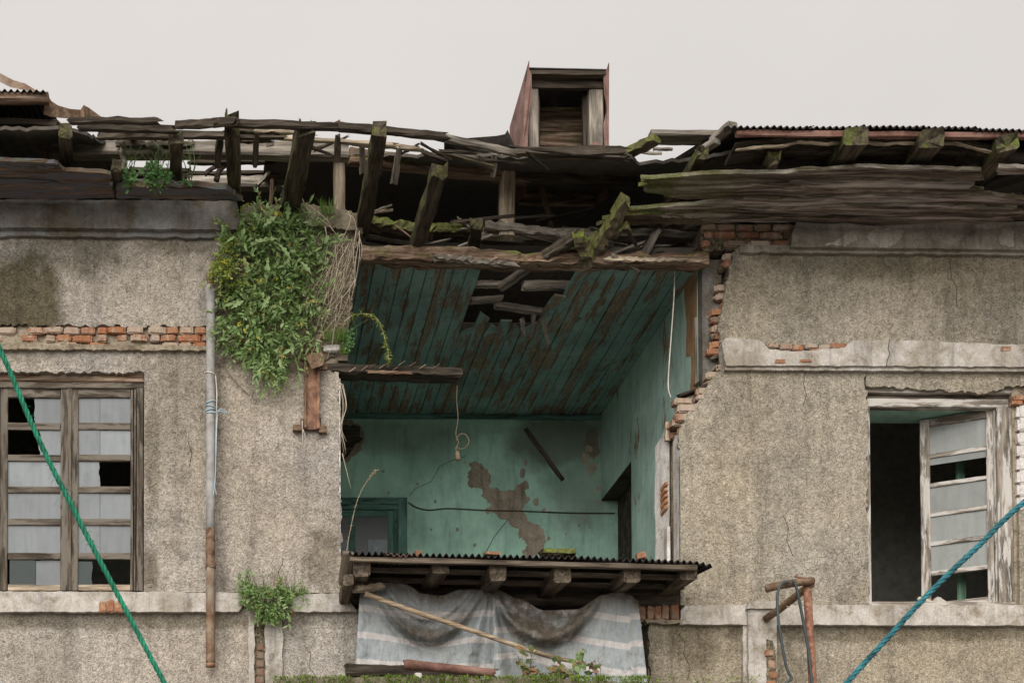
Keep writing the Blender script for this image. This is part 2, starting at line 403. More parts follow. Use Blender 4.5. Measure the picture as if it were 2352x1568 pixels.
M['cord_tan'] = flat('tan_light_cord', (0.35, 0.26, 0.17), 0.7)
M['twig'] = flat('dry_root', (0.46, 0.385, 0.29), 0.85, 0.35, 20)
M['twig_dark'] = flat('brown_stem', (0.17, 0.11, 0.065), 0.85, 0.35, 20)
M['stem_green'] = flat('green_stem', (0.10, 0.15, 0.045), 0.7)
M['glass'] = glass_mat('dusty_glass', (0.205, 0.222, 0.23))
M['glass_r'] = glass_mat('dusty_glass_warm', (0.21, 0.222, 0.208))
M['glass_dark'] = glass_mat('clear_dark_glass', (0.035, 0.048, 0.045))
M['glass_room'] = glass_mat('room_door_glass', (0.03, 0.035, 0.035))
M['paper'] = flat('pale_grey_curtain', (0.30, 0.33, 0.36), 0.9)
M['curtain'] = flat('green_curtain_cloth', (0.20, 0.36, 0.25), 0.9)
M['ground'] = plaster('pale_street_paving', (0.24, 0.225, 0.21), (0.33, 0.315, 0.295), (0.16, 0.145, 0.13), 1.5)
M['ledge'] = plaster('mossy_ledge_concrete', (0.20, 0.17, 0.12), (0.28, 0.24, 0.18), (0.10, 0.085, 0.05), 4, True)
M['leaf'] = leaf_mat('weed_leaf', [(0.0, (0.085, 0.155, 0.04)), (0.4, (0.18, 0.285, 0.085)), (0.75, (0.275, 0.39, 0.155)), (0.93, (0.37, 0.46, 0.25)), (1.0, (0.42, 0.36, 0.10))])
M['leaf_y'] = leaf_mat('yellow_green_leaf', [(0.0, (0.13, 0.18, 0.03)), (0.6, (0.26, 0.31, 0.05)), (1.0, (0.37, 0.39, 0.09))])
M['leaf_dry'] = leaf_mat('dead_leaf', [(0.0, (0.22, 0.15, 0.075)), (0.6, (0.36, 0.27, 0.16)), (1.0, (0.46, 0.38, 0.26))], 0.2)
M['leaf_att'] = leaf_mat('fresh_leaf', [(0.0, (0.06, 0.14, 0.04)), (0.6, (0.13, 0.27, 0.085)), (1.0, (0.20, 0.35, 0.13))])
M['leaf_bot'] = leaf_mat('autumn_leaf', [(0.0, (0.07, 0.11, 0.04)), (0.55, (0.16, 0.19, 0.07)), (0.8, (0.27, 0.20, 0.07)), (1.0, (0.34, 0.13, 0.09))])
M['grass'] = leaf_mat('grass_blade', [(0.0, (0.07, 0.15, 0.02)), (0.7, (0.14, 0.26, 0.04)), (1.0, (0.24, 0.30, 0.09))])
M['moss'] = leaf_mat('moss', [(0.0, (0.07, 0.11, 0.015)), (0.6, (0.17, 0.255, 0.03)), (1.0, (0.25, 0.35, 0.05))], 0.15, 0.9)
M['petal'] = leaf_mat('yellow_petal', [(0.0, (0.55, 0.40, 0.03)), (1.0, (0.62, 0.48, 0.05))])

# ------------------------------------------------------------------ object helpers
def link(o, parent=None):
    C.objects.link(o)
    if parent is not None: o.parent = parent
    return o
def empty(name, loc=(0, 0, 0), parent=None):
    o = bpy.data.objects.new(name, None)
    o.empty_display_size = 0.2
    o.location = loc
    return link(o, parent)
def tag(o, label, cat, group=None, kind=None):
    o['label'] = label
    o['category'] = cat
    if group: o['group'] = group
    if kind: o['kind'] = kind
    return o
def mesh_obj(name, verts, faces, mat, parent=None, smooth=False, mats=None, fmat=None):
    me = bpy.data.meshes.new(name)
    off = Vector((0, 0, 0))
    if parent is not None and parent.type == 'EMPTY':
        q = parent
        while q is not None:
            off += q.location
            q = q.parent
    me.from_pydata([tuple(Vector(v) - off) for v in verts], [], faces)
    for m_ in (mats or [mat]): me.materials.append(m_)
    if fmat: me.polygons.foreach_set('material_index', fmat)
    if smooth: me.polygons.foreach_set('use_smooth', [True] * len(me.polygons))
    me.update()
    o = bpy.data.objects.new(name, me)
    return link(o, parent)
class MB:
    def __init__(s): s.v, s.f, s.t = [], [], []
    def quad(s, *p):
        i = len(s.v); s.v += [tuple(q) for q in p]; s.f.append(tuple(range(i, i + len(p))))
    def box(s, x0, x1, y0, y1, z0, z1):
        i = len(s.v)
        s.v += [(x, y, z) for z in (z0, z1) for y in (y0, y1) for x in (x0, x1)]
        for f in ((0, 2, 3, 1), (4, 5, 7, 6), (0, 1, 5, 4), (2, 6, 7, 3), (0, 4, 6, 2), (1, 3, 7, 5)):
            s.f.append(tuple(i + k for k in f))
    def prism(s, pts, y0, y1):
        """pts = outline in (x, z), counter-clockwise seen from the street"""
        a = sum(pts[i][0] * pts[(i + 1) % len(pts)][1] - pts[(i + 1) % len(pts)][0] * pts[i][1] for i in range(len(pts)))
        if a < 0: pts = pts[::-1]
        i, n = len(s.v), len(pts)
        s.v += [(p[0], y0, p[1]) for p in pts] + [(p[0], y1, p[1]) for p in pts]
        s.f.append(tuple(range(i, i + n)))
        s.f.append(tuple(range(i + 2 * n - 1, i + n - 1, -1)))
        for k in range(n):
            k2 = (k + 1) % n
            s.f.append((i + k2, i + k, i + n + k, i + n + k2))
    def build(s, name, mat, parent=None, smooth=False):
        return mesh_obj(name, s.v, s.f, mat, parent, smooth)
def rag(pts, step=0.03, amp=0.012, edges=None):
    """roughen the chosen edges of an (x, z) outline; edges = list of indices"""
    out = []
    n = len(pts)
    for i in range(n):
        a, b_ = pts[i], pts[(i + 1) % n]
        out.append(a)
        if edges is None or i in edges:
            L = math.dist(a, b_)
            k = max(1, int(L / step))
            nx, nz = (-(b_[1] - a[1]) / max(L, 1e-6), (b_[0] - a[0]) / max(L, 1e-6))
            for j in range(1, k):
                t = (j + jit(0.25)) / k
                o_ = amp * (noise.noise((a[0] * 7 + t * L * 9, a[1] * 5, i * 3.1)) * 1.6 + jit(0.8))
                out.append((a[0] + (b_[0] - a[0]) * t + nx * o_, a[1] + (b_[1] - a[1]) * t + nz * o_))
    return out
def uvp(pts, y=0.0):
    return [(P(u, v, y).x, P(u, v, y).z) for u, v in pts]

def timber(name, a, b_, w, h, mat, parent=None, seg=6, j=0.004, br0=0.0, br1=0.0, roll=0.0, taper=1.0, bow=0.0, cham=0.12):
    """a beam from a to b with worn edges; w = across (level), h = height; br = length of splintered end"""
    a, b_ = Vector(a), Vector(b_)
    d = b_ - a; L = d.length; d.normalize()
    if abs(d.z) < 0.9: side = d.cross(Vector((0, 0, 1))).normalized()
    else: side = d.cross(Vector((0, 1, 0))).normalized()
    up = side.cross(d).normalized()
    if roll:
        q = Matrix.Rotation(roll, 3, d); side, up = q @ side, q @ up
    vs, fs = [], []
    c = cham
    ring = [(-.5 + c, -.5), (.5 - c, -.5), (.5, -.5 + c), (.5, .5 - c), (.5 - c, .5), (-.5 + c, .5), (-.5, .5 - c), (-.5, -.5 + c)]
    for k in range(seg + 1):
        t = k / seg
        s = 1 + (taper - 1) * t
        bz = bow * 4 * t * (1 - t)
        for (ry, rz) in ring:
            x = t * L
            if k == 0 and br0: x -= rnd.uniform(-0.2, 1) * br0
            if k == seg and br1: x += rnd.uniform(-0.2, 1) * br1
            vs.append((x, ry * w * s + jit(j), rz * h * s + bz + jit(j)))
    for k in range(seg):
        for i in range(8):
            i2 = (i + 1) % 8
            fs.append((k * 8 + i, (k + 1) * 8 + i, (k + 1) * 8 + i2, k * 8 + i2))
    for base, x, br in ((0, 0.0, -br0), (seg * 8, L, br1)):
        n = len(vs)
        s = taper if base else 1
        vs.append((x + (br * 0.1), jit(w * .2), jit(h * .2)))
        for i in range(8):
            i2 = (i + 1) % 8
            fs.append((base + i2, base + i, n) if base == 0 else (base + i, base + i2, n))
    me = bpy.data.meshes.new(name)
    me.from_pydata(vs, [], fs); me.materials.append(mat)
    bm_ = bmesh.new(); bm_.from_mesh(me); bmesh.ops.recalc_face_normals(bm_, faces=bm_.faces); bm_.to_mesh(me); bm_.free()
    me.update()
    o = bpy.data.objects.new(name, me)
    link(o, parent)
    mt = Matrix((( d.x, side.x, up.x, a.x), (d.y, side.y, up.y, a.y), (d.z, side.z, up.z, a.z), (0, 0, 0, 1)))
    off = Vector((0, 0, 0)); q = parent
    while q is not None:
        off += q.location; q = q.parent
    o.matrix_local = Matrix.Translation(-off) @ mt
    return o
def bar(name, u0, v0, u1, v1, yf, dep, mat, parent, **kw):
    """frame member that covers a rectangle of the photograph, front face at depth yf"""
    p0, p1 = P(min(u0, u1), max(v0, v1), yf), P(max(u0, u1), min(v0, v1), yf)
    cy = yf + dep / 2
    wx, hz = p1.x - p0.x, p1.z - p0.z
    kw.setdefault('seg', 5); kw.setdefault('j', 0.0015); kw.setdefault('cham', 0.08)
    if wx > hz:
        return timber(name, (p0.x, cy, (p0.z + p1.z) / 2), (p1.x, cy, (p0.z + p1.z) / 2), dep, hz, mat, parent, **kw)
    return timber(name, ((p0.x + p1.x) / 2, cy, p0.z), ((p0.x + p1.x) / 2, cy, p1.z), wx, dep, mat, parent, **kw)

def catmull(pts, n=6):
    pts = [Vector(p) for p in pts]
    if len(pts) < 3: return pts
    out = []
    ex = [pts[0] * 2 - pts[1]] + pts + [pts[-1] * 2 - pts[-2]]
    for i in range(1, len(ex) - 2):
        p0, p1, p2, p3 = ex[i - 1:i + 3]
        for k in range(n):
            t = k / n
            out.append(0.5 * ((2 * p1) + (p2 - p0) * t + (2 * p0 - 5 * p1 + 4 * p2 - p3) * t * t + (3 * p1 - p0 - 3 * p2 + p3) * t ** 3))
    out.append(pts[-1])
    return out
def add_tube(vs, fs, pts, r, sides=6, r1=None, caps=True):
    pts = [Vector(p) for p in pts]
    n = len(pts); base = len(vs)
    prev = None
    for i, p in enumerate(pts):
        d = (pts[min(i + 1, n - 1)] - pts[max(i - 1, 0)])
        if d.length < 1e-9: d = Vector((0, 0, 1))
        d.normalize()
        if prev is None:
            a = Vector((0, 0, 1)) if abs(d.z) < 0.9 else Vector((1, 0, 0))
            s = d.cross(a).normalized()
        else:
            s = (prev - d * prev.dot(d)).normalized()
        prev = s
        t = d.cross(s)
        rr = r if r1 is None else r + (r1 - r) * i / max(1, n - 1)
        for k in range(sides):
            an = 2 * math.pi * k / sides
            vs.append(p + (s * math.cos(an) + t * math.sin(an)) * rr)
    for i in range(n - 1):
        for k in range(sides):
            k2 = (k + 1) % sides
            fs.append((base + i * sides + k, base + i * sides + k2, base + (i + 1) * sides + k2, base + (i + 1) * sides + k))
    if caps:
        fs.append(tuple(base + k for k in range(sides))[::-1])
        fs.append(tuple(base + (n - 1) * sides + k for k in range(sides)))
def tube(name, pts, r, mat, parent=None, sides=8, r1=None, smooth_n=0):
    if smooth_n: pts = catmull(pts, smooth_n)
    vs, fs = [], []
    add_tube(vs, fs, pts, r, sides, r1)
    return mesh_obj(name, vs, fs, mat, parent, True)
def lines(name, polys, mat, parent=None, r=0.004, sides=4):
    """several stems or roots of one plant as one part"""
    vs, fs = [], []
    for pl in polys:
        rr = r
        if isinstance(pl, tuple): pl, rr = pl
        add_tube(vs, fs, catmull(pl, 4), rr, sides, rr * 0.4)
    return mesh_obj(name, vs, fs, mat, parent, True)

def corrugated(name, fronts, back_vec, mat, parent, wl=0.055, amp=0.012, rows=3, thick=0.004, rough=0.012, droop=0.0):
    """corrugated sheet: fronts = polyline of the front edge, corrugations run along back_vec"""
    fr = [Vector(p) for p in fronts]
    L = [0]
    for i in range(1, len(fr)): L.append(L[-1] + (fr[i] - fr[i - 1]).length)
    step = wl / 6
    n = max(2, int(L[-1] / step))
    bv = Vector(back_vec)
    vs, fs = [], []
    for k in range(n + 1):
        s = L[-1] * k / n
        i = max(j_ for j_ in range(len(L)) if L[j_] <= s + 1e-9)
        i = min(i, len(fr) - 2)
        p = fr[i].lerp(fr[i + 1], (s - L[i]) / max(1e-9, L[i + 1] - L[i]))
        w = amp * math.cos(2 * math.pi * s / wl) + rough * noise.noise((s * 1.3, fr[0].x, 2.2))
        e = rough * 1.2 * noise.noise((s * 5.0, 7.7, fr[0].x))
        for r_ in range(rows + 1):
            t = r_ / rows
            q = p + bv * t + Vector((0, e if r_ == 0 else 0, w - (droop * (1 - t) ** 2)))
            vs.append(q)
    m = rows + 1
    N = len(vs)
    vs += [v + Vector((0, 0, thick)) for v in vs]
    for k in range(n):
        for r_ in range(rows):
            a, b_, c, d = k * m + r_, (k + 1) * m + r_, (k + 1) * m + r_ + 1, k * m + r_ + 1
            fs.append((a, d, c, b_)); fs.append((a + N, b_ + N, c + N, d + N))
        fs.append((k * m, (k + 1) * m, (k + 1) * m + N, k * m + N))
    for k in (0, n):
        for r_ in range(rows):
            a, d = k * m + r_, k * m + r_ + 1
            fs.append((a, a + N, d + N, d) if k == 0 else (a, d, d + N, a + N))
    return mesh_obj(name, vs, fs, mat, parent, False)

# bricks: a few worn shapes shared by all of them
def brick_mesh(i):
    bm_ = bmesh.new()
    bmesh.ops.create_cube(bm_, size=1.0)
    bmesh.ops.bevel(bm_, geom=bm_.edges[:], offset=0.11, segments=2, affect='EDGES')
    for v in bm_.verts:
        v.co += Vector((jit(0.035), jit(0.03), jit(0.06)))
    me = bpy.data.meshes.new('brick')
    bm_.to_mesh(me); bm_.free()
    return me
BR = {}
def brick(parent, x, y, z, sx, sy, sz, mat='brick', rot=(0, 0, 0), name='brick'):
    k = (mat, rnd.randrange(4))
    if k not in BR:
        BR[k] = brick_mesh(k[1]); BR[k].materials.append(M[mat])
    o = bpy.data.objects.new(name, BR[k])
    off = Vector((0, 0, 0)); q = parent
    while q is not None:
        off += q.location; q = q.parent
    o.location = Vector((x, y, z)) - off
    o.scale = (sx, sy, sz)
    o.rotation_euler = rot
    return link(o, parent)
def brick_uv(parent, u0, v0, u1, v1, y, dep=0.1, mat='brick'):
    p, q = P(u0, v1, y), P(u1, v0, y)
    return brick(parent, (p.x + q.x) / 2, y + dep / 2 + jit(0.008), (p.z + q.z) / 2, q.x - p.x, dep, q.z - p.z, mat, (jit(.02), jit(.02), jit(.03)))

# ================================================================== SETTING: ground
g = MB(); g.quad((-400, -400, 0), (400, -400, 0), (400, 400, 0), (-400, 400, 0))
go = g.build('ground', M['ground']); go['kind'] = 'structure'
go['label'] = 'grey street ground in front of the ruined house'

# ================================================================== THE HOUSE
house = empty('derelict_house', (0, 0, 0))
tag(house, 'derelict two-storey house with roughcast walls and a collapsed roof edge', 'house')

XL, XR = -7.6, 7.6                                     # ends of the house, outside the frame
z_sillL, z_sillL0 = ZL(1358), ZL(1405)
z_sillR, z_sillR0 = ZR(1388), ZR(1435)
# --- left: masonry core and roughcast coat
WLx0, WLx1 = X(-16), X(331)                            # left window opening
zW1, zW0 = ZL(855), ZL(1356)
edgeL = X(780)
core = MB()
cy0, cy1 = 0.045, 0.5
core.box(XL, X(824), cy0, cy1, -0.2, z_sillL0 + 0.05)
core.box(XL, WLx0, cy0, cy1, z_sillL0 + 0.05, ZL(800))
core.box(WLx1, edgeL - 0.01, cy0, cy1, z_sillL0 + 0.05, ZL(820))
core.box(WLx0, WLx1, cy0, cy1, zW1, ZL(800))
core.box(WLx0, WLx1, cy0, cy1, z_sillL0 + 0.05, zW0)
core.box(XL, WLx1, cy0, cy1, ZL(800), ZL(462))
core.box(WLx1, X(800), cy0, cy1, ZL(820), ZL(490))
core.box(WLx1, X(545), cy0 + .002, cy1 - .002, ZL(490), ZL(462))
core.build('wall', M['core'], house)
def coat(name, pts, edges, mat, y0=0.0, y1=0.043, step=0.025, amp=0.012):
    b_ = MB(); b_.prism(rag(pts, step, amp, edges), y0, y1)
    return b_.build(name, mat, house)
Lp = lambda l: uvp(l)
def rectL(u0, u1, v0, v1): return [(X(u0), ZL(v1)), (X(u1), ZL(v1)), (X(u1), ZL(v0)), (X(u0), ZL(v0))]
def rectR(u0, u1, v0, v1): return [(X(u0), ZR(v1)), (X(u1), ZR(v1)), (X(u1), ZR(v0)), (X(u0), ZR(v0))]
coat('roughcast', [(XL, -0.2), (X(822), -0.2), (X(822), z_sillL0 + 0.04), (XL, z_sillL0 + 0.04)], [1], M['stucco_l'])
coat('roughcast', [(XL, zW0), (WLx0, zW0), (WLx0, zW1), (XL, zW1)], [1], M['stucco_l'])
coat('roughcast', [(WLx1, ZL(1358)), (X(784, 0, 1300), ZL(1358)), (X(779, 0, 900), ZL(852)), (X(745), ZL(845)), (X(700), ZL(858)), (X(620), ZL(850)), (X(545), ZL(832)), (X(512), ZL(803)), (WLx1, ZL(803))],
     [1, 2, 3, 4, 5, 6, 7], M['stucco_l'], amp=0.014)
coat('roughcast', [(XL, zW1), (WLx1 - .001, zW1), (WLx1 - .001, ZL(803)), (XL, ZL(803))], [0, 2], M['stucco_l'], amp=0.014)
coat('roughcast', [(XL, ZL(748)), (X(478), ZL(748)), (X(505), ZL(700)), (X(520), ZL(600)), (X(540), ZL(527)), (XL, ZL(527))], [0, 1, 2, 3], M['stucco_l'], amp=0.016)
# the older, mossier coat behind the weeds, sunk back where the facing has dropped off
b_ = MB(); b_.prism(rag([(X(480), ZL(800)), (X(700), ZL(822)), (X(770), ZL(815)), (X(800), ZL(770)), (X(812), ZL(680)), (X(822), ZL(560)), (X(826), ZL(488)), (X(690), ZL(478)), (X(560), ZL(492)), (X(500), ZL(540))], 0.03, 0.02), 0.02, 0.3)
M['stucco_old'] = stucco('mossy_roughcast', (0.44, 0.38, 0.29), (0.21, 0.175, 0.12), (0.045, 0.036, 0.022), None, (0.45, 1.25))
b_.build('bare_masonry', M['stucco_old'], house)
# white rendered return on the broken jamb
b_ = MB(); b_.box(edgeL - 0.006, edgeL + 0.008, 0.004, 0.06, z_sillL, ZL(866)); b_.build('jamb_edge', M['white'], house)

# --- exposed brick strip of the left string course
strip = empty('brick_strip', (0, 0, 0), house)
rows = [(748, 766, [(-60, -8), (-6, 36), (62, 102), (103, 145), (146, 183), (184, 220), (224, 246), (248, 288), (290, 328), (339, 380), (381, 410), (412, 444), (446, 474)]),
        (766, 784, [(-40, 12), (46, 84), (104, 126), (128, 164), (166, 214), (222, 246), (268, 292), (300, 338), (345, 368), (369, 404), (408, 462), (464, 478)]),
        (784, 799, [(-50, 10), (95, 146), (150, 178), (202, 246), (372, 410), (412, 440), (442, 476)])]
for (v0, v1, cells) in rows:
    for (u0, u1) in cells:
        kind = rnd.choice(['brick', 'brick_o', 'brick_o', 'brick'])
        brick_uv(strip, u0 + .6, v0 + 1 + jit(.6), u1 - .6, v1 - 1.0 + jit(.6), -0.012 + jit(0.016), 0.11, kind)
b_ = MB()
pts = [(X(-80), ZL(801)), (X(476), ZL(804)), (X(476), ZL(799)), (X(400), ZL(795)), (X(350), ZL(790)), (X(320), ZL(776)), (X(270), ZL(784)), (X(240), ZL(790)), (X(160), ZL(788)), (X(100), ZL(780)), (X(60), ZL(786)), (X(40), ZL(768)), (X(-80), ZL(770))]
b_.prism(rag(pts, 0.022, 0.022), 0.006, 0.05); b_.build('mortar_ledge', M['core'], strip)
b_ = MB(); b_.prism(rag([(X(-160), ZL(808)), (X(476), ZL(808)), (X(476), ZL(797)), (X(-160), ZL(797))], 0.03, 0.008), -0.05, 0.05); b_.build('string_course_lip', M['core'], strip)

# --- left cornice and sill band
def band(name, u0, u1, z0, z1, y0, mat, parent, ends=(0, 0), y1=0.05, amp=0.006, notch=None):
    pts = [(X(u0, y0), z0), (X(u1, y0), z0), (X(u1, y0) + ends[1], z1), (X(u0, y0) - ends[0], z1)]
    if notch: pts = notch
    b2 = MB(); b2.prism(rag(pts, 0.05, amp), y0, y1)
    return b2.build(name, mat, parent)
zc0, zc1 = P(300, 524, -0.11).z, P(300, 459, -0.11).z
cn = MB()
cn.prism(rag([(XL, zc0), (X(546, -.11), zc0), (X(551, -.11), zc0 + .12), (X(543, -.11), zc1), (XL, zc1)], 0.03, 0.004), -0.11, 0.06)
cn.build('cornice', M['cornice'], house)
cn = MB(); cn.prism(rag([(XL, zc0 - 0.05), (X(520), zc0 - 0.05), (X(520), zc0 + 0.01), (XL, zc0 + .01)], 0.05, 0.008, [0]), -0.05, 0.05); cn.build('cornice_bed_mould', M['cornice'], house)
ys = -0.07
sb = lambda u, v: (P(u, v, ys).x, P(u, v, ys).z)
b_ = MB(); b_.prism(rag([sb(-400, 1403), sb(548, 1403), sb(560, 1385), sb(552, 1360), sb(290, 1357), sb(-400, 1356)], 0.03, 0.0035), ys, 0.06); b_.build('sill_band', M['band'], house)
b_ = MB(); b_.prism(rag([sb(648, 1403), sb(820, 1403), sb(812, 1390), sb(788, 1362), sb(770, 1360), sb(700, 1362), sb(672, 1372), sb(655, 1388)], 0.04, 0.006), ys, 0.06); b_.build('sill_band', M['band'], house)
for i, (u0, u1) in enumerate([(227, 244), (244, 262), (262, 283)]):
    brick_uv(house, u0 + .4, 1375 + abs(i - 1) * 4, u1 - .4, 1404, ys - 0.012, 0.07, 'brick_o')

# --- left pilaster under the sill
pil = empty('pilaster', (0, 0, 0), house)
yp = -0.045
def vp(u0, u1, v0, y0, mat, name, y1=0.02, amp=0.006, zb=0.0):
    b2 = MB(); b2.prism(rag([(X(u0, y0), zb), (X(u1, y0), zb), (X(u1, y0), P(u1, v0, y0).z), (X(u0, y0), P(u0, v0, y0).z)], 0.05, amp), y0, y1)
    return b2.build(name, mat, pil)
vp(571, 585, 1404, yp, M['band'], 'plaster_strip')
vp(609, 648, 1404, yp, M['band'], 'plaster_strip', amp=0.008)
vp(585, 610, 1410, -0.006, M['stucco_old'], 'bare_channel', amp=0.004)
for v0 in range(1476, 1600, 19):
    brick_uv(pil, 587, v0, 606, v0 + 16, -0.016 + jit(.006), 0.05, 'brick_d')

# --- right: core, coat
zWR1, zWR0 = ZR(886), ZR(1388)
WRx0, WRx1 = X(1991), X(2331)
core = MB()
core.box(X(1488), XR, cy0, cy1, -0.2, z_sillR0 + 0.05)
core.box(X(1566), WRx0, cy0 + .003, cy1, z_sillR0 + 0.05, ZR(960))
core.box(X(1640), WRx0, cy0, cy1, ZR(960), ZR(860))
core.box(X(1690), WRx0, cy0, cy1, ZR(860), ZR(512))
core.box(WRx0, WRx1, cy0, cy1, zWR1, ZR(512))
core.box(WRx0, WRx1, cy0, cy1, z_sillR0 + 0.05, zWR0)
core.box(WRx1, XR, cy0, cy1, z_sillR0 + 0.05, ZR(512))
core.build('wall', M['core'], house)
brk = [(1563, 1388), (1563, 1200), (1562, 1050), (1560, 985), (1574, 955), (1600, 925), (1622, 893), (1634, 872), (1655, 850)]
up_ = [(1655, 785), (1650, 745), (1662, 700), (1668, 655), (1676, 620), (1684, 592), (1690, 572)]
coat('roughcast', Lp(brk) + [(X(1662), ZR(842)), (WRx0, ZR(842)), (WRx0, ZR(1388))], [2, 3, 4, 5, 6, 7, 8, len(brk) + 1], M['stucco_r'], amp=0.014)
coat('roughcast', Lp([(1660, 790)] + up_) + [(XR, ZR(568)), (XR, ZR(790))], list(range(0, 8)), M['stucco_r'], amp=0.013)
coat('roughcast', [(WRx0, ZR(884)), (X(2100), ZR(890)), (X(2200), ZR(897)), (X(2255), ZR(902)), (X(2290), ZR(895)), (X(2310), ZR(884)), (XR, ZR(880)), (XR, ZR(842)), (WRx0, ZR(842))], [0, 1, 2, 3, 4, 5], M['stucco_r'], amp=0.014)
coat('roughcast', [(X(2338), ZR(1388)), (XR, ZR(1388)), (XR, ZR(1165)), (X(2338), ZR(1165))], [2], M['stucco_r'])
coat('roughcast', [(X(1488), -0.2), (XR, -0.2), (XR, z_sillR0 + 0.03), (X(1488), z_sillR0 + 0.03)], [3], M['stucco_r'])
# whitewashed bricks beside the right window
wb = empty('whitewashed_brickwork', (0, 0, 0), house)
brick_uv(wb, 2330, 906, 2362, 917, -0.01, 0.08, 'brick_o'); brick_uv(wb, 2326, 918, 2350, 928, -0.012, 0.08, 'brick_o')
for k, v0 in enumerate(range(929, 1165, 30)):
    brick_uv(wb, 2337, v0 + 1, 2400, v0 + 28.5, -0.004 + jit(.006), 0.07, 'brick_w')
# string course, cornice, sill
yb = -0.075
s_ = lambda u, v: (P(u, v, yb).x, P(u, v, yb).z)
b_ = MB(); b_.prism(rag([s_(1668, 838), s_(2600, 842), s_(2600, 790), s_(2290, 790), s_(2140, 781), s_(1960, 780), s_(1940, 797), s_(1820, 806), s_(1765, 800), s_(1752, 784), s_(1735, 778), s_(1665, 776), s_(1658, 790)], 0.03, 0.004), yb, 0.06)
b_.build('string_course', M['band'], house)
b_ = MB(); b_.prism(rag([s_(1668, 845), s_(2600, 850), s_(2600, 838), s_(1668, 834)], 0.03, 0.0025), yb + 0.03, 0.055); b_.build('string_course_drip', M['band'], house)
for (u0, v0, u1, v1, k) in [(1763, 786, 1790, 796, 'brick'), (1793, 788, 1820, 802, 'brick'), (1822, 790, 1846, 804, 'brick_o'), (1850, 787, 1878, 798, 'brick'), (1882, 790, 1906, 801, 'brick'), (1904, 786, 1944, 799, 'brick_o'), (1862, 798, 1908, 806, 'brick_o')]:
    brick_uv(house, u0, v0, u1, v1, yb + 0.004 + jit(.01), 0.1, k)
for (u0, v0, u1, v1) in [(1780, 823, 1807, 834), (1838, 824, 1866, 831), (2296, 793, 2326, 806)]:
    brick_uv(house, u0, v0, u1, v1, yb - 0.008, 0.07, 'brick_o')
tube('plaster_crack', [P(2043, 780, -.0752), P(2040, 800, -.0752), P(2044, 812, -.0752), P(2038, 826, -.0752), P(2036, 841, -.0752)], .0035, M['wood_dark'], house, 4)
yc = -0.10
s_ = lambda u, v: (P(u, v, yc).x, P(u, v, yc).z)
b_ = MB(); b_.prism(rag([s_(1817, 566), s_(2700, 576), s_(2700, 508), s_(1830, 508), s_(1822, 530)], 0.03, 0.004), yc, 0.06); b_.build('cornice', M['cornice_r'], house)
for pts in ([(1895, 562), (1935, 545), (1958, 520), (1968, 552), (1940, 566)], [(1990, 545), (2010, 522), (2080, 528), (2062, 555), (2035, 568), (2000, 560)], [(2292, 540), (2310, 520), (2330, 530), (2328, 566), (2300, 562)]):
    b_ = MB(); b_.prism(rag([(P(u, v, yc).x, P(u, v, yc).z) for u, v in pts], 0.03, 0.01), yc - 0.004, yc + .02); b_.build('plaster_scar', M['band'], house)
yc2 = -0.05
s_ = lambda u, v: (P(u, v, yc2).x, P(u, v, yc2).z)
b_ = MB(); b_.prism(rag([s_(1700, 578), s_(2700, 588), s_(2700, 572), s_(1700, 562)], 0.05, 0.006), yc2, 0.05); b_.build('cornice_bed_mould', M['cornice_r'], house)
# stripped corner above the break
cb = empty('corner_brickwork', (0, 0, 0), house)
for (v0, v1, cells) in [(513, 528, [(1612, 1646), (1649, 1690), (1693, 1732), (1735, 1772), (1775, 1820)]), (530, 545, [(1618, 1640), (1642, 1692), (1695, 1745), (1748, 1800), (1802, 1822)]),
                        (550, 566, [(1610, 1632), (1664, 1716), (1719, 1772), (1775, 1816)])]:
    for (u0, u1) in cells:
        brick_uv(cb, u0 + 1, v0 + 1, u1 - 1, v1 - 1, -0.02 + jit(.02), 0.14, rnd.choice(['brick_d', 'brick', 'brick_o', 'brick_d']))
b_ = MB(); b_.prism(rag(uvp([(1640, 572), (1820, 570), (1820, 512), (1616, 512), (1606, 560), (1618, 580)]), 0.03, 0.012), 0.02, 0.4); b_.build('mortar', M['stucco_old'], cb)
s_ = lambda u, v: (P(u, v, ys).x, P(u, v, ys).z)
b_ = MB(); b_.prism(rag([s_(1562, 1432), s_(2700, 1436), s_(2700, 1389), s_(1900, 1388), s_(1575, 1388), s_(1564, 1400)], 0.03, 0.0035), ys, 0.06); b_.build('sill_band', M['band'], house)
for k, u0 in enumerate([1466, 1486, 1503, 1520, 1540]):
    brick_uv(house, u0 + 1, 1386 + jit(2), u0 + (17 if k < 4 else 20), 1424 + jit(2), ys + jit(.012), 0.12, ['brick', 'brick_o', 'brick_o', 'brick', 'brick_d'][k])
b_ = MB(); b_.prism(rag(uvp([(1480, 1434), (1562, 1434), (1562, 1425), (1476, 1424)]), 0.03, 0.008), ys - .01, 0.06); b_.build('mortar_bed', M['core'], house)

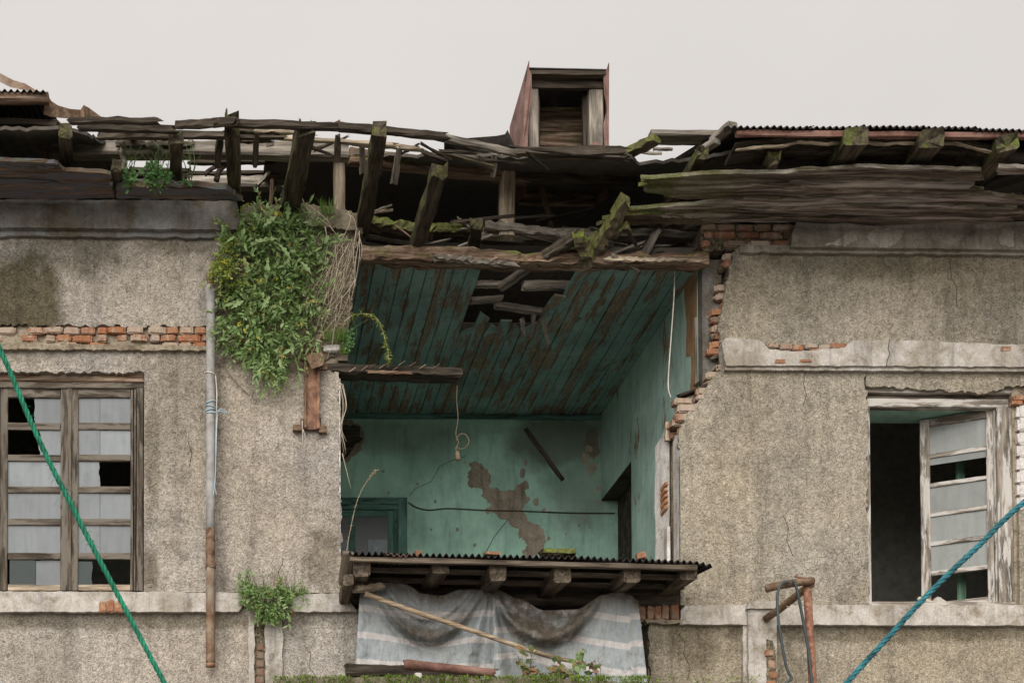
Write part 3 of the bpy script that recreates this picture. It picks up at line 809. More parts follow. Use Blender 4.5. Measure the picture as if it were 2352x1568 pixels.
# --- right pilaster
pil2 = empty('pilaster', (0, 0, 0), house)
pil = pil2
yq = -0.10
s_ = lambda u, v, y=yq: (P(u, v, y).x, P(u, v, y).z)
b_ = MB(); b_.prism(rag([(X(1718, yq), 0), (X(1784, yq), 0), s_(1784, 1435), s_(1788, 1380), s_(1722, 1380), s_(1718, 1400)], 0.05, 0.004), yq, 0.02); b_.build('pilaster_shaft', M['band'], pil2)
b_ = MB(); b_.prism(rag([s_(1716, 1396, yq - .03), s_(1780, 1396, yq - .03), s_(1786, 1378, yq - .03), s_(1722, 1378, yq - .03)], 0.05, 0.003), yq - .03, 0.0); b_.build('pilaster_cap', M['band'], pil2)
b_ = MB(); b_.prism(rag([(X(1700, -.05), 0), (X(1718, -.05), 0), s_(1720, 1384, -.05), s_(1706, 1388, -.05)], 0.05, 0.004), -.05, 0.03); b_.build('plaster_strip', M['band'], pil2)
b_ = MB(); b_.prism(rag([(X(1759, yq), 0), (X(1783, yq), 0), s_(1783, 1500), s_(1774, 1470), s_(1760, 1466)], 0.03, 0.006), yq - .006, yq + .03); b_.build('bare_channel', M['stucco_old'], pil2)
for (u0, v0, u1, v1) in [(1758, 1490, 1778, 1505), (1766, 1514, 1784, 1532), (1768, 1540, 1786, 1556), (1762, 1562, 1782, 1578)]:
    brick_uv(pil2, u0, v0, u1, v1, yq - .022, 0.05, 'brick_o')

# --- broken brick end of the right wall (a jagged stair of bricks through the wall's thickness)
br_end = empty('broken_wall_end', (0, 0, 0), house)
def break_u(v):
    pts = [(572, 1690), (592, 1684), (620, 1676), (655, 1668), (700, 1662), (745, 1650), (785, 1655), (850, 1655), (872, 1634), (893, 1622), (925, 1600), (955, 1574), (985, 1560)]
    for (a, ua), (b2, ub) in zip(pts, pts[1:]):
        if a <= v <= b2: return ua + (ub - ua) * (v - a) / (b2 - a)
    return 1690 if v < 572 else 1560
v = 575
c_i = 0
mo = MB()
while v < 985:
    z0, z1 = ZR(v + 18.2), ZR(v)
    xe = X(break_u(v + 9))
    for k in range(4):
        yk = 0.05 + k * 0.118
        out = rnd.uniform(-0.05, 0.10) - k * 0.018
        if v < 640: out -= 0.03
        if rnd.random() < 0.12: continue
        ln = rnd.uniform(0.14, 0.2)
        brick(br_end, xe - out + ln / 2 - 0.015, yk + 0.055, (z0 + z1) / 2, ln, 0.108, (z1 - z0) * 0.86, rnd.choice(['brick', 'brick', 'brick_d', 'brick_o', 'brick_d']), (jit(.10), jit(.12), jit(.2)))
    mo.box(xe + 0.03 + jit(.02), X(1720), 0.06 + jit(.01), 0.5 - .004 * (c_i % 3), z0 - 0.001, z1 + 0.001)
    v += 18.2; c_i += 1
mo.build('mortar', M['stucco_old'], br_end)
def lump_mesh():
    bm_ = bmesh.new(); bmesh.ops.create_icosphere(bm_, subdivisions=2, radius=.5)
    sd0 = rnd.random() * 50
    for v_ in bm_.verts: v_.co *= 1 + .5 * noise.noise((v_.co.x * 2 + sd0, v_.co.y * 2, v_.co.z * 2))
    me = bpy.data.meshes.new('mortar_lump'); bm_.to_mesh(me); bm_.free(); return me
LM = [lump_mesh() for _ in range(4)]
for k_, m_ in enumerate(LM): m_.materials.append(M['core'] if k_ % 2 else M['stucco_old'])
for _ in range(46):
    vv = rnd.uniform(600, 960); xe = X(break_u(vv))
    o = bpy.data.objects.new('mortar_lump', rnd.choice(LM)); link(o, br_end)
    o.location = (xe - rnd.uniform(-.02, .08), rnd.uniform(.06, .48), ZR(vv)); q_ = rnd.uniform(.03, .09)
    o.scale = (q_, q_ * rnd.uniform(.8, 1.6), q_ * rnd.uniform(.5, 1)); o.rotation_euler = (jit(3), jit(3), jit(3))
for (u0, v0, u1, v1) in [(1548, 912, 1588, 926), (1556, 926, 1602, 944), (1553, 946, 1588, 966), (1600, 905, 1618, 916)]:
    brick_uv(br_end, u0, v0, u1, v1, 0.0, 0.13, 'brick')
# splintered board ends left in the break
timber('broken_lath', P(1606, 886, 0.25), P(1650, 850, 0.1), 0.10, 0.035, M['wood_dark'], br_end, br0=0.06, br1=0.05, j=.008)
timber('broken_lath', P(1568, 908, 0.18), P(1640, 880, 0.08), 0.08, 0.03, M['wood_dark'], br_end, br0=0.08, br1=0.03, j=.008)

# --- plastered reveal of the big opening (right jamb)
rv = empty('opening_jamb', (0, 0, 0), house)
x0 = X(1563)
def jamb(name, ya, yb2, xa, xb, vt0, vt1, mat, zb=4.6, th=0.05, amp=0.0):
    b2 = MB()
    a0, a1 = (xa, ya, zb), (xb, yb2, zb)
    zt0, zt1 = ZR(vt0), ZR(vt1)
    n = 14
    vs = []
    for k in range(n + 1):
        t = k / n
        z_a = zb + (zt0 - zb) * t; z_b = zb + (zt1 - zb) * t
        vs.append(((xa + jit(amp), ya, z_a), (xb + jit(amp), yb2 + jit(amp * 4), z_b)))
    for k in range(n):
        (a, b3), (c, d) = vs[k], vs[k + 1]
        b2.quad(b3, a, c, d)
    a, b3 = vs[-1]
    b2.quad(a, (a[0] + .2, a[1], a[2]), (b3[0] + .2, b3[1], b3[2]), b3)
    (c, d) = vs[0]
    b2.quad(d, b3, (b3[0] + .2, b3[1], b3[2]), (d[0] + .2, d[1], d[2]))
    return b2.build(name, mat, rv)
jamb('outer_jamb_plaster', 0.002, 0.22, x0 - .004, x0 - 0.006, 985, 990, M['white'], amp=.002)
jamb('inner_jamb_plaster', 0.25, 0.50, x0 - .035, x0 - 0.10, 950, 985, M['white'], amp=.004)
jamb('jamb_masonry', 0.222, 0.5, x0 - .005, x0 - 0.03, 960, 970, M['core'], amp=.004)
for k, v0 in enumerate(range(1118, 1180, 13)):
    q = P(1533 - k * 2, v0, 0.33)
    brick(rv, x0 - .055, 0.33, q.z, 0.05, 0.12, 0.045, 'brick_o', (-0.35, 0, 0.2))
b_ = MB(); b_.box(x0 - .075, x0 - .045, 0.20, 0.30, 4.6, ZR(1195)); b_.build('white_plaster_remnant', M['white'], rv)
timber('wooden_plug', (x0 - 0.06, 0.22, ZR(995)), (x0 - 0.055, 0.22, ZR(952)), 0.05, 0.05, M['wood_beige'], rv)

# ------------------------------------------------------------------ the open room
RX0, RX1 = -2.0, P(1600, 700, 0.3).x
zc = P(1200, 604, 0.2).z                               # ceiling height
ZF = ZR(1420)                                          # floor level of the room
room = empty('open_room', (0, 0, 0), house)
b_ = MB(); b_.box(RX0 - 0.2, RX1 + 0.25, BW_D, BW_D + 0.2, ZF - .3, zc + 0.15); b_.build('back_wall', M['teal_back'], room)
b_ = MB(); b_.box(RX0 - 0.15, RX0, 0.5, BW_D, ZF - .3, zc + 0.1); b_.build('side_wall', M['teal_right'], room)
# right wall with a recessed doorway near the back corner
dy0 = 2.71; dz = P(1446, 1057, dy0).z
b_ = MB()
b_.box(RX1, RX1 + 0.19, 0.28, dy0, ZR(905), zc + 0.1)
b_.box(RX1, RX1 + 0.19, 0.5, dy0, ZF - .3, ZR(905) - .001)
b_.box(RX1, RX1 + 0.19, dy0, BW_D, dz, zc + 0.1)
b_.build('side_wall', M['teal_right'], room)
b_ = MB(); b_.box(RX1 + 0.005, RX1 + 0.189, dy0, BW_D - .003, dz - 0.012, dz - .001); b_.build('lintel_soffit', M['wood_dark'], room)
b_ = MB(); b_.box(RX1 + 0.20, RX1 + 0.25, dy0 - .1, BW_D - .002, ZF - .3, dz + .1); b_.build('dark_door', M['wood_dark'], room)
b_ = MB()
pts_y = [0.5, 0.66, 0.60, 0.72, 0.64, 0.7]
b_.v += []; n = 26
vs = [(RX1 - 0.004, 0.5, ZR(905) + (zc - ZR(905)) * k / n) for k in range(n + 1)]
for k in range(n):
    za = vs[k][2]; zb = vs[k + 1][2]
    wa = 0.16 + 0.12 * noise.noise((za * 2.6, 1.0, 5.0)) + (0.14 if za > ZR(760) else 0); wb_ = 0.16 + 0.12 * noise.noise((zb * 2.6, 1.0, 5.0)) + (0.14 if zb > ZR(760) else 0)
    b_.quad((RX1 - .004, 0.28, za), (RX1 - .004, 0.28, zb), (RX1 - .004, 0.34 + wb_, zb), (RX1 - .004, 0.34 + wa, za))
b_.build('bare_plaster_strip', M['ochre'], room)
timber('corner_lath', (RX1 - .012, 0.29, ZR(900)), (RX1 - 0.012, 0.29, ZR(700)), 0.02, 0.02, M['wood_gray'], room)
b_ = MB(); b_.box(RX1 + 0.004, RX1 + 0.188, 0.14, 0.278, ZR(905), zc + .02); b_.build('jamb_plaster', M['cornice'], room)
# floor and ground-floor void
b_ = MB(); b_.box(RX0 - .15, RX1 + .25, 0.3, BW_D, ZF - 0.3, ZF); b_.build('floor', M['dust'], room)
# bare plaster scar on the back wall
yb_ = BW_D - 0.006
scar = [(1078, 1062), (1098, 1060), (1112, 1072), (1123, 1085), (1127, 1100), (1122, 1115), (1140, 1118), (1163, 1125), (1185, 1118), (1200, 1108), (1210, 1098), (1214, 1112), (1206, 1128), (1216, 1140), (1214, 1150), (1205, 1160), (1198, 1170),
        (1205, 1178), (1212, 1195), (1222, 1200), (1240, 1205), (1250, 1222), (1254, 1240), (1250, 1258), (1236, 1270), (1204, 1275), (1200, 1262), (1212, 1250), (1206, 1240), (1198, 1232), (1192, 1236), (1188, 1225), (1192, 1212), (1180, 1208), (1168, 1196), (1150, 1190), (1140, 1178), (1128, 1172), (1120, 1180), (1116, 1165), (1130, 1160), (1120, 1152), (1110, 1140), (1108, 1122), (1098, 1118), (1084, 1120), (1074, 1108), (1076, 1090), (1082, 1078)]
b_ = MB(); b_.prism(rag([(P(u, v, yb_).x, P(u, v, yb_).z) for u, v in scar], 0.022, 0.02), yb_, BW_D + .02); b_.build('bare_plaster_scar', M['bare'], room)
b_ = MB(); b_.prism(rag([(P(u, v, yb_).x, P(u, v, yb_).z) for u, v in [(785, 975), (828, 978), (826, 1000), (838, 1006), (815, 1020), (800, 1045), (780, 1062), (760, 1060), (760, 975)]], 0.03, 0.01), yb_ - .002, BW_D + .02); b_.build('bare_plaster_scar', M['wood_dark'], room)
for (u, v, r_) in [(1200, 1085, 9), (1208, 1060, 6), (1000, 1150, 4), (1232, 1150, 8), (1250, 1170, 6), (1330, 1205, 4), (1090, 1250, 4), (1050, 1215, 4), (880, 1080, 4), (960, 1110, 3), (1345, 1050, 14), (1360, 1075, 12), (1352, 1030, 9), (1300, 1225, 3), (1345, 1190, 4), (990, 1215, 3), (1108, 1100, 4), (1376, 1120, 6), (1374, 1150, 5), (1260, 1235, 5)]:
    b_ = MB(); b_.prism([(P(u + math.cos(a_) * r_ * rnd.uniform(.5, 1.2), v + math.sin(a_) * r_ * rnd.uniform(.6, 1.4), yb_).x, P(u, v + math.sin(a_) * r_ * rnd.uniform(.6, 1.4), yb_).z) for a_ in [2 * math.pi * q_ / 9 for q_ in range(9)]], yb_ + .002, BW_D + .02); b_.build('paint_chip', M['bare'], room)
# crack and wall cable
tube('wall_cable', [P(938, 1152, BW_D - .02), P(955, 1163, BW_D - .02), P(985, 1170, BW_D - .02), P(1030, 1166, BW_D - .02), P(1110, 1170, BW_D - .02), P(1200, 1172, BW_D - .02), P(1300, 1176, BW_D - .02), P(1412, 1177, BW_D - .02)], 0.006, M['wood_dark'], room, smooth_n=4)
tube('wall_crack', [P(1170, 1188, BW_D - .003), P(1150, 1212, BW_D - .003), P(1135, 1232, BW_D - .003), P(1125, 1250, BW_D - .003), P(1112, 1274, BW_D - .003)], 0.004, M['attic_dark'], room)
tube('wall_crack', [P(940, 1138, BW_D - .003), P(955, 1120, BW_D - .003), P(990, 1105, BW_D - .003), P(1010, 1070, BW_D - .003), P(1040, 1055, BW_D - .003), P(1070, 1046, BW_D - .003)], 0.0025, M['wood_dark'], room)
# glazed inner door with its teal frame
dr = empty('inner_door', (0, 0, 0), house)
yd = BW_D - 0.05
bar('door_frame', 700, 1141, 935, 1156, yd - .02, 0.07, M['teal_wood'], dr)
bar('door_frame', 700, 1157, 934, 1167, yd, 0.05, M['teal_wood'], dr)
bar('door_frame', 915, 1141, 935, 1330, yd - .022, 0.07, M['teal_wood'], dr)
bar('door_frame', 905, 1158, 914.5, 1330, yd + .005, 0.05, M['teal_wood'], dr)
bar('door_stile', 892, 1172, 904, 1330, yd + .02, 0.03, M['teal_wood'], dr)
bar('door_rail', 760, 1172, 891, 1184, yd + .02, 0.03, M['teal_wood'], dr)
bar('door_stile', 802, 1185, 816, 1330, yd + .021, 0.03, M['teal_wood'], dr)
b_ = MB(); a, c = P(760, 1330, yd + .04), P(905, 1184, yd + .04); b_.box(a.x, c.x, yd + .035, yd + .05, a.z, c.z); b_.build('door_pane', M['glass_room'], dr)
b_ = MB(); a, c = P(846, 1330, yd + .03), P(890, 1238, yd + .03); b_.box(a.x, c.x, yd + .026, yd + .031, a.z, c.z); b_.build('paper_sheet', M['paper'], dr)
b_ = MB(); a, c = P(770, 1330, yd + .03), P(815, 1240, yd + .03); b_.box(a.x, c.x, yd + .0265, yd + .0315, a.z, c.z); b_.build('paper_sheet', M['paper'], dr)

# ceiling boards, one by one, with the fallen patch at the front
ceil = empty('board_ceiling', (0, 0, 0), house)
PW = 0.128
xk = RX0 + 0.01
hx0, hx1 = P(1106, 640, 0.3).x, P(1335, 640, 0.3).x
while xk < RX1 - 0.01:
    w = min(PW, RX1 - xk)
    xm = xk + w / 2
    ys0 = 0.14
    if hx0 - .05 < xm < hx1 + .12:
        t = (xm - hx0) / (hx1 - hx0)
        ys0 = 1.1 + 0.45 * math.sin(max(0, min(1, t)) * 3.14) + jit(0.35)
        if t > 0.8: ys0 = 0.9 - (t - 0.8) * 2.6 + jit(.25)
        ys0 = max(.3, ys0)
    badb = -0.9 < xm < 1.5 and rnd.random() < 0.55
    n = 8
    vs, fs = [], []
    zj = zc + jit(0.004)
    for k in range(n + 1):
        y = ys0 + (BW_D - ys0) * k / n
        sag = -0.012 * math.sin(math.pi * k / n) * (1 + jit(.6))
        e = jit(0.12) if (k == 0 and ys0 > 0.2) else 0
        e2 = jit(0.12) if (k == 0 and ys0 > 0.2) else 0
        dz_ = -abs(jit(0.10)) if (k == 0 and ys0 > .2) else 0
        vs += [(xk + 0.004, y + e, zj + sag + dz_), (xk + w - 0.004, y + e2, zj + sag + dz_ + jit(.003)), (xk + w - 0.004, y + e2, zj + sag + .02 + dz_), (xk + .004, y + e, zj + sag + .02 + dz_)]
    for k in range(n):
        a = k * 4
        for i in range(4):
            i2 = (i + 1) % 4
            fs.append((a + i, a + i2, a + 4 + i2, a + 4 + i))
    fs += [(3, 2, 1, 0), (n * 4, n * 4 + 1, n * 4 + 2, n * 4 + 3)]
    mesh_obj('ceiling_board', vs, fs, M['ceil_hole'] if ys0 > .2 else M['ceil_bad'] if badb else M['ceil'], ceil)
    xk += PW
b_ = MB(); b_.box(RX0 - .15, hx0 - .1, 0.2, BW_D, zc + .05, zc + .16); b_.box(hx1 + .15, RX1 + .2, 0.2, BW_D, zc + .05, zc + .16); b_.box(hx0 - .1, hx1 + .15, 1.9, BW_D, zc + .05, zc + .16)
b_.build('ceiling_backing', M['attic_dark'], ceil)
# joists seen through the hole
for (u0, v0, u1, v1, y, h) in [(1096, 652, 1145, 652, 0.75, .05), (1205, 655, 1310, 655, 0.8, .08), (1085, 690, 1150, 686, 1.15, .05), (1140, 700, 1330, 730, 1.4, .06)]:
    timber('ceiling_joist', P(u0, v0, y), P(u1, v1, y), 0.08, h, M['wood_gray'], ceil, j=.006, br0=.03, br1=.03)
timber('ceiling_strut', P(1150, 660, 0.5), P(1215, 612, 0.25), 0.07, 0.07, M['wood_gray'], ceil, j=.005)
for (u, v, l) in [(1226, 730, .22), (1250, 740, .25), (1200, 738, .12)]:
    p = P(u, v, 1.2); timber('hanging_splinter', p, p + Vector((0.05 + jit(.05), 0.2, -l * .5)), 0.05, 0.012, M['wood_gray'], ceil, br0=.06, br1=0.02, taper=.6)
# crown mould at the foot of the ceiling
timber('cornice_lath', (RX0, BW_D - .03, zc - .03), (RX1, BW_D - .03, zc - .03), 0.05, 0.05, M['teal_wood'], ceil)

# dark rooms behind the two windows
for (xa, xb) in ((XL, RX0 - .3), (RX1 + .5, XR)):
    b_ = MB(); b_.box(xa, xb, 3.4, 3.5, ZF - .3, zc + .3); b_.box(xa, xb, .52, 3.4, zc + .1, zc + .2); b_.box(xa, xb, .52, 3.4, ZF - .3, ZF - .2)
    b_.box(xa, xa + .1, .52, 3.4, ZF - .2, zc + .1); b_.box(xb - .1, xb, .52, 3.4, ZF - .2, zc + .1)
    b_.build('dim_room', M['room_dark'], house)
# ground-floor void behind the sheet, and the rest of the shell
b_ = MB(); b_.box(X(824), X(1488), 0.42, 0.52, -.2, ZF - .3); b_.build('ground_floor_partition', M['room_dark'], house)
b_ = MB(); b_.box(XL, XR, 10.6, 11, -.2, 8.6); b_.box(XL, XL + .3, 0.5, 10.6, -.2, 8.6); b_.box(XR - .3, XR, .5, 10.6, -.2, 8.6); b_.build('outer_wall', M['stucco_r'], house)

for pts in ([(640, 1352), (644, 1330), (640, 1310), (650, 1295), (648, 1280)], [(1560, 1455), (1575, 1475), (1570, 1500), (1585, 1530), (1580, 1560)], [(2180, 600), (2188, 640), (2200, 660), (2196, 700)], [(1800, 1180), (1812, 1210), (1808, 1240), (1822, 1275)], [(430, 1010), (440, 1040), (436, 1070)], [(1850, 850), (1845, 880), (1852, 905), (1846, 930)], [(700, 1480), (715, 1500), (710, 1530), (726, 1550)]):
    tube('hairline_crack', [P(u + jit(2), v, -.001) for u, v in pts], .0028, M['wood_dark'], house, 4)
# ------------------------------------------------------------------ windows
def pane(parent, u0, v0, u1, v1, y, mat, th=0.004, name='pane', tilt=0.0, jag=None):
    a, c = P(u0, v1, y), P(u1, v0, y)
    b2 = MB()
    if jag:
        b2.prism(rag([(a.x, a.z), (c.x, a.z), (c.x + (jit(.02) if jag == 1 else 0), c.z), (a.x + (jit(.02) if jag == 3 else 0), c.z)], .03, .012, [jag]), y, y + th)
        return b2.build(name, mat, parent)
    vs = [(a.x, y, a.z), (c.x, y, a.z), (c.x, y + tilt, c.z), (a.x, y + tilt, c.z)]
    b2.v = vs + [(p[0], p[1] + th, p[2]) for p in vs]
    b2.f = [(0, 1, 2, 3), (7, 6, 5, 4), (0, 4, 5, 1), (1, 5, 6, 2), (2, 6, 7, 3), (3, 7, 4, 0)]
    return b2.build(name, mat, parent)
win = empty('window', (0, 0, 0), house)
win['label'] = 'closed casement window with bare brown wood and broken panes'
yw = 0.07
ww = M['wood_win_l']
bar('lintel_board', -16, 857, 330, 874, 0.055, 0.1, M['wood_brown'], win, j=.004)
bar('head_frame', -16, 872, 330, 889, yw, 0.09, ww, win)
bar('side_frame', 313, 890, 330, 1355, yw, 0.09, ww, win)
bar('side_frame', -16, 890, -2, 1355, yw, 0.09, ww, win)
bar('glazing_stop', 307, 890, 312.5, 1355, yw + .012, 0.05, ww, win)
yk = yw + 0.02
for (s0, s1, p0, p1) in ((-1, 158, 18, 138), (160, 306, 180, 299)):
    bar('stile', s0, 891, p0, 1354, yk, 0.045, ww, win)
    bar('stile', p1, 891, s1, 1354, yk, 0.045, ww, win)
    bar('top_rail', p0, 891, p1, 911, yk + .001, 0.043, ww, win)
    bar('bottom_rail', p0, 1341, p1, 1354, yk + .001, 0.043, M['wood_beige'], win)
    for (b0, b1) in ((970, 985), (1043, 1057), (1116, 1130), (1190, 1204), (1268, 1282)):
        bar('glazing_bar', p0, b0, p1, b1, yk + .004, 0.036, ww, win)
bar('cover_strip', 155, 891, 164, 1354, yk - .014, 0.014, ww, win)
rws = [(909, 972), (983, 1045), (1055, 1118), (1128, 1192), (1202, 1270), (1280, 1343)]
yg = yk + 0.024
for r_, (v0, v1) in enumerate(rws):
    if r_ == 0: pane(win, 82, v0, 140, v1, yg, M['glass'], jag=3)
    elif r_ == 1: pane(win, 91, v0, 140, v1, yg, M['glass'], jag=3)
    elif r_ == 5:
        pane(win, 82, v0 + 6, 140, v1, yg + .01, M['glass'], jag=2); pane(win, 22, v0 + 4, 81, v1, yg, M['glass_dark'])
    else: pane(win, 16, v0, 140, v1, yg, M['glass'], tilt=jit(.006))
    if r_ == 2: pane(win, 178, v0, 230, v1, yg, M['glass'], jag=1)
    elif r_ == 5: pane(win, 178, v0 + 8, 212, v1, yg, M['glass_dark'], jag=1)
    else:
        pane(win, 178, v0, 229.4, v1, yg, M['glass'], tilt=jit(.005)); pane(win, 230, v0, 301, v1, yg + .001, M['glass'], tilt=jit(.005))

winr = empty('window', (0, 0, 0), house)
winr['label'] = 'open casement window with flaking white frame and dark room behind'
wr = M['wood_win_r']
bar('lintel_board', 1990, 884, 2325, 901, 0.05, 0.12, wr, winr, j=.004)
bar('lintel_shadow_board', 1990, 901, 2325, 915, 0.10, 0.1, M['wood_win'], winr)
bar('head_frame', 1992, 915, 2316, 933, 0.06, 0.10, wr, winr)
bar('side_frame', 1991, 934, 1998, 1386, 0.045, 0.09, wr, winr)
bar('side_frame', 2296, 934, 2326, 1386, 0.06, 0.10, wr, winr)
bar('side_frame', 2288, 936, 2295.5, 1386, 0.10, 0.08, wr, winr)
bar('sill_board', 1996, 1380, 2330, 1389, 0.05, 0.2, wr, winr)
b_ = MB(); b_.box(WRx0, WRx1, 0.17, 0.56, P(2050, 936, 0.17).z, P(2050, 936, 0.17).z + .03); b_.build('reveal_soffit', M['teal_back'], winr)
# the sash swung into the room
hp, fp = P(2290, 1160, 0.13), None
Xh = hp.x; yh = 0.13
th = math.atan2(0.33, -0.57)
sd_ = Vector((math.cos(th), math.sin(th), 0))
zt_, zb_ = P(2290, 938, yh).z, P(2290, 1384, yh).z
SW = 0.66
def sp(s, z, off=0.0): 
    n_ = Vector((sd_.y, -sd_.x, 0))
    return Vector((Xh, yh, z)) + sd_ * s + n_ * off
def sash_bar(name, s0, s1, z0, z1, mat, dep=0.045):
    if abs(s1 - s0) > abs(z1 - z0):
        return timber(name, sp(s0, (z0 + z1) / 2), sp(s1, (z0 + z1) / 2), dep, abs(z1 - z0), mat, winr, seg=5, j=.0015, cham=.08)
    o = timber(name, sp((s0 + s1) / 2, z0), sp((s0 + s1) / 2, z1), abs(s1 - s0), dep, mat, winr, seg=5, j=.0015, cham=.08, roll=math.atan2(sd_.y, sd_.x) - math.pi)
    return o
sash_bar('stile', 0.0, 0.085, zb_, zt_, wr); sash_bar('stile', SW - 0.085, SW, zb_, zt_, wr)
Hs = zt_ - zb_
sash_bar('top_rail', 0.086, SW - .086, zt_ - .075, zt_, wr, .043); sash_bar('bottom_rail', 0.086, SW - .086, zb_, zb_ + .07, wr, .043)
pz = [zt_ - .075 - k * (Hs - .145) / 6 for k in range(7)]
for k in range(1, 6): sash_bar('glazing_bar', 0.086, SW - .086, pz[k] - .02, pz[k] + .02, wr, .036)
def sash_pane(s0, s1, z0, z1, mat):
    b2 = MB()
    f = [sp(s0, z0), sp(s1, z0), sp(s1, z1), sp(s0, z1)]
    b2.v = [tuple(p) for p in f] + [tuple(p + Vector((0.002, 0.004, 0))) for p in f]
    b2.f = [(0, 3, 2, 1), (4, 5, 6, 7), (0, 1, 5, 4), (1, 2, 6, 5), (2, 3, 7, 6), (3, 0, 4, 7)]
    return b2.build('pane', mat, winr)
for k in range(6):
    z1, z0 = pz[k], pz[k + 1]
    if k == 1: sash_pane(0.08, SW - .08, z1 - .085, z1, M['glass_r'])
    elif k == 5: pass
    else: sash_pane(0.08, SW - .08, z0, z1, M['glass_r'])
b_ = MB()
vs = []
for i in range(9):
    s = 0.06 + i * 0.011
    p = Vector((Xh - .03, yh + .10, 0)) + Vector((-s * .9, 0.35 + 0.02 * math.sin(i * 1.7), 0))
    vs.append(p)
for a, c in zip(vs, vs[1:]): b_.quad((a.x, a.y, zb_), (c.x, c.y, zb_), (c.x, c.y, zt_ - .2), (a.x, a.y, zt_ - .2))
b_.build('curtain', M['curtain'], winr)
rub = tag(timber('wood_scrap', P(2108, 1373, 0.06), P(2142, 1382, 0.08), 0.03, 0.03, M['wood_beige'], None, j=.006), 'small pale stick lying on the sill of the open window', 'stick')
b_ = MB(); b_.prism(rag([(P(u, v, .07).x, P(u, v, .07).z) for u, v in [(2140, 1387), (2144, 1376), (2152, 1369), (2160, 1371), (2170, 1378), (2178, 1388)]], .02, .004), 0.06, 0.13)
tag(b_.build('plaster_lump', M['band']), 'pale lump of fallen plaster on the sill of the open window', 'rubble')

# ------------------------------------------------------------------ roof
roof = empty('collapsed_roof', (0, 0, 0), house)
def slope_sheet(name, fr, mat, y_back=5.6, thick=0.03, u_ext=None):
    """roof covering: ragged front edge fr (points on the slope) back to the ridge"""
    vs, fs = [], []
    pts = []
    for a, c in zip(fr, fr[1:]):
        k = max(1, int((c - a).length / 0.06))
        for i in range(k): pts.append(a.lerp(c, i / k) + Vector((0, jit(.03), jit(.004))))
    pts.append(fr[-1])
    for p in pts:
        vs += [p, Vector((p.x, y_back, p.z + ROOF_M * (y_back - p.y)))]
    n = len(vs)
    vs += [v + Vector((0, 0, thick)) for v in vs]
    for k in range(len(pts) - 1):
        a = 2 * k
        fs += [(a, a + 1, a + 3, a + 2), (a + n, a + 2 + n, a + 3 + n, a + 1 + n), (a, a + 2, a + 2 + n, a + n)]
    fs += [(0, n, n + 1, 1), (n - 2, n - 1, 2 * n - 1, 2 * n - 2)]
    return mesh_obj(name, vs, fs, mat, roof)
def L3(pts, lift=0.0): return [R(u, v, lift) for u, v in pts]
# covering left in place, in sections
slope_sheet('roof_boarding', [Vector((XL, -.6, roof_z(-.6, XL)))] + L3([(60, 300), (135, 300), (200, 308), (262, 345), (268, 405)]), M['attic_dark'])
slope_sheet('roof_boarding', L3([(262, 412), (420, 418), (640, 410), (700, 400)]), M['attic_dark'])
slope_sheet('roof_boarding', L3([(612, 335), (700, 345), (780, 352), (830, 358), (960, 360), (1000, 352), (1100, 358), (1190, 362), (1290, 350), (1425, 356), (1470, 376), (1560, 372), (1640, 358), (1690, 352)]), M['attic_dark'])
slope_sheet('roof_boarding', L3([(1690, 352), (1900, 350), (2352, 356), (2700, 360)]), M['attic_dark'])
# rear slope
b_ = MB(); zr = roof_z(5.6, 0) + .2
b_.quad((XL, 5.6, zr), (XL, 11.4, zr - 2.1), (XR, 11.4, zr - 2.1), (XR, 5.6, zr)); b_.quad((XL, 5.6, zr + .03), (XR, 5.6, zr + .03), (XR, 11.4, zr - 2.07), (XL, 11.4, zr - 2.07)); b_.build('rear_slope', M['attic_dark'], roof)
b_ = MB()
for xg in (XL + .2, XR - .2): b_.quad((xg, -.2, 8.4), (xg, 11.2, 8.4), (xg, 5.6, zr))
b_.build('gable', M['attic_dark'], roof)
b_ = MB(); b_.box(XL, RX0 - .2, 0.5, 10.6, zc + .25, zc + .3); b_.box(RX0 - .2, RX1 + .3, 2.2, 10.6, zc + .25, zc + .3); b_.box(RX1 + .3, XR, 0.5, 10.6, zc + .25, zc + .3)
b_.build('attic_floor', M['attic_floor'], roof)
# corrugated sheets along the right eave (overlapping, each its own piece)
er = [(1672, 293), (1760, 292), (1870, 293), (1985, 297), (1998, 290), (2100, 293), (2215, 295), (2232, 289), (2262, 297), (2400, 300), (2560, 302)]
def eave(pts, y): return [P(u, v, y) for u, v in pts]
for i, (a, c) in enumerate([((1672, 293), (1870, 291)), ((1862, 292), (2000, 293)), ((1985, 290), (2130, 293)), ((2120, 293), (2248, 292)), ((2236, 298), (2420, 299)), ((2400, 299), (2650, 302))]):
    y = -1.34 + 0.02 * (i % 2)
    fr = eave([a, c], y)
    corrugated('roof_sheet', fr, (0.0, 3.0, ROOF_M * 3.0 + 0.02 * (i % 2)), M['sheet_dark'] if i != 0 else M['sheet_dark'], roof, wl=0.056, amp=0.014, rows=4, rough=0.014)
b_ = MB()
timber('eave_batten', P(1690, 306, -1.28), P(2700, 316, -1.28), 0.05, 0.045, M['sheet_rust'], roof, seg=16, j=.006)
timber('eave_batten', P(1700, 345, -1.0), P(2700, 352, -1.0), 0.05, 0.05, M['wood_dark'], roof, seg=16, j=.01)
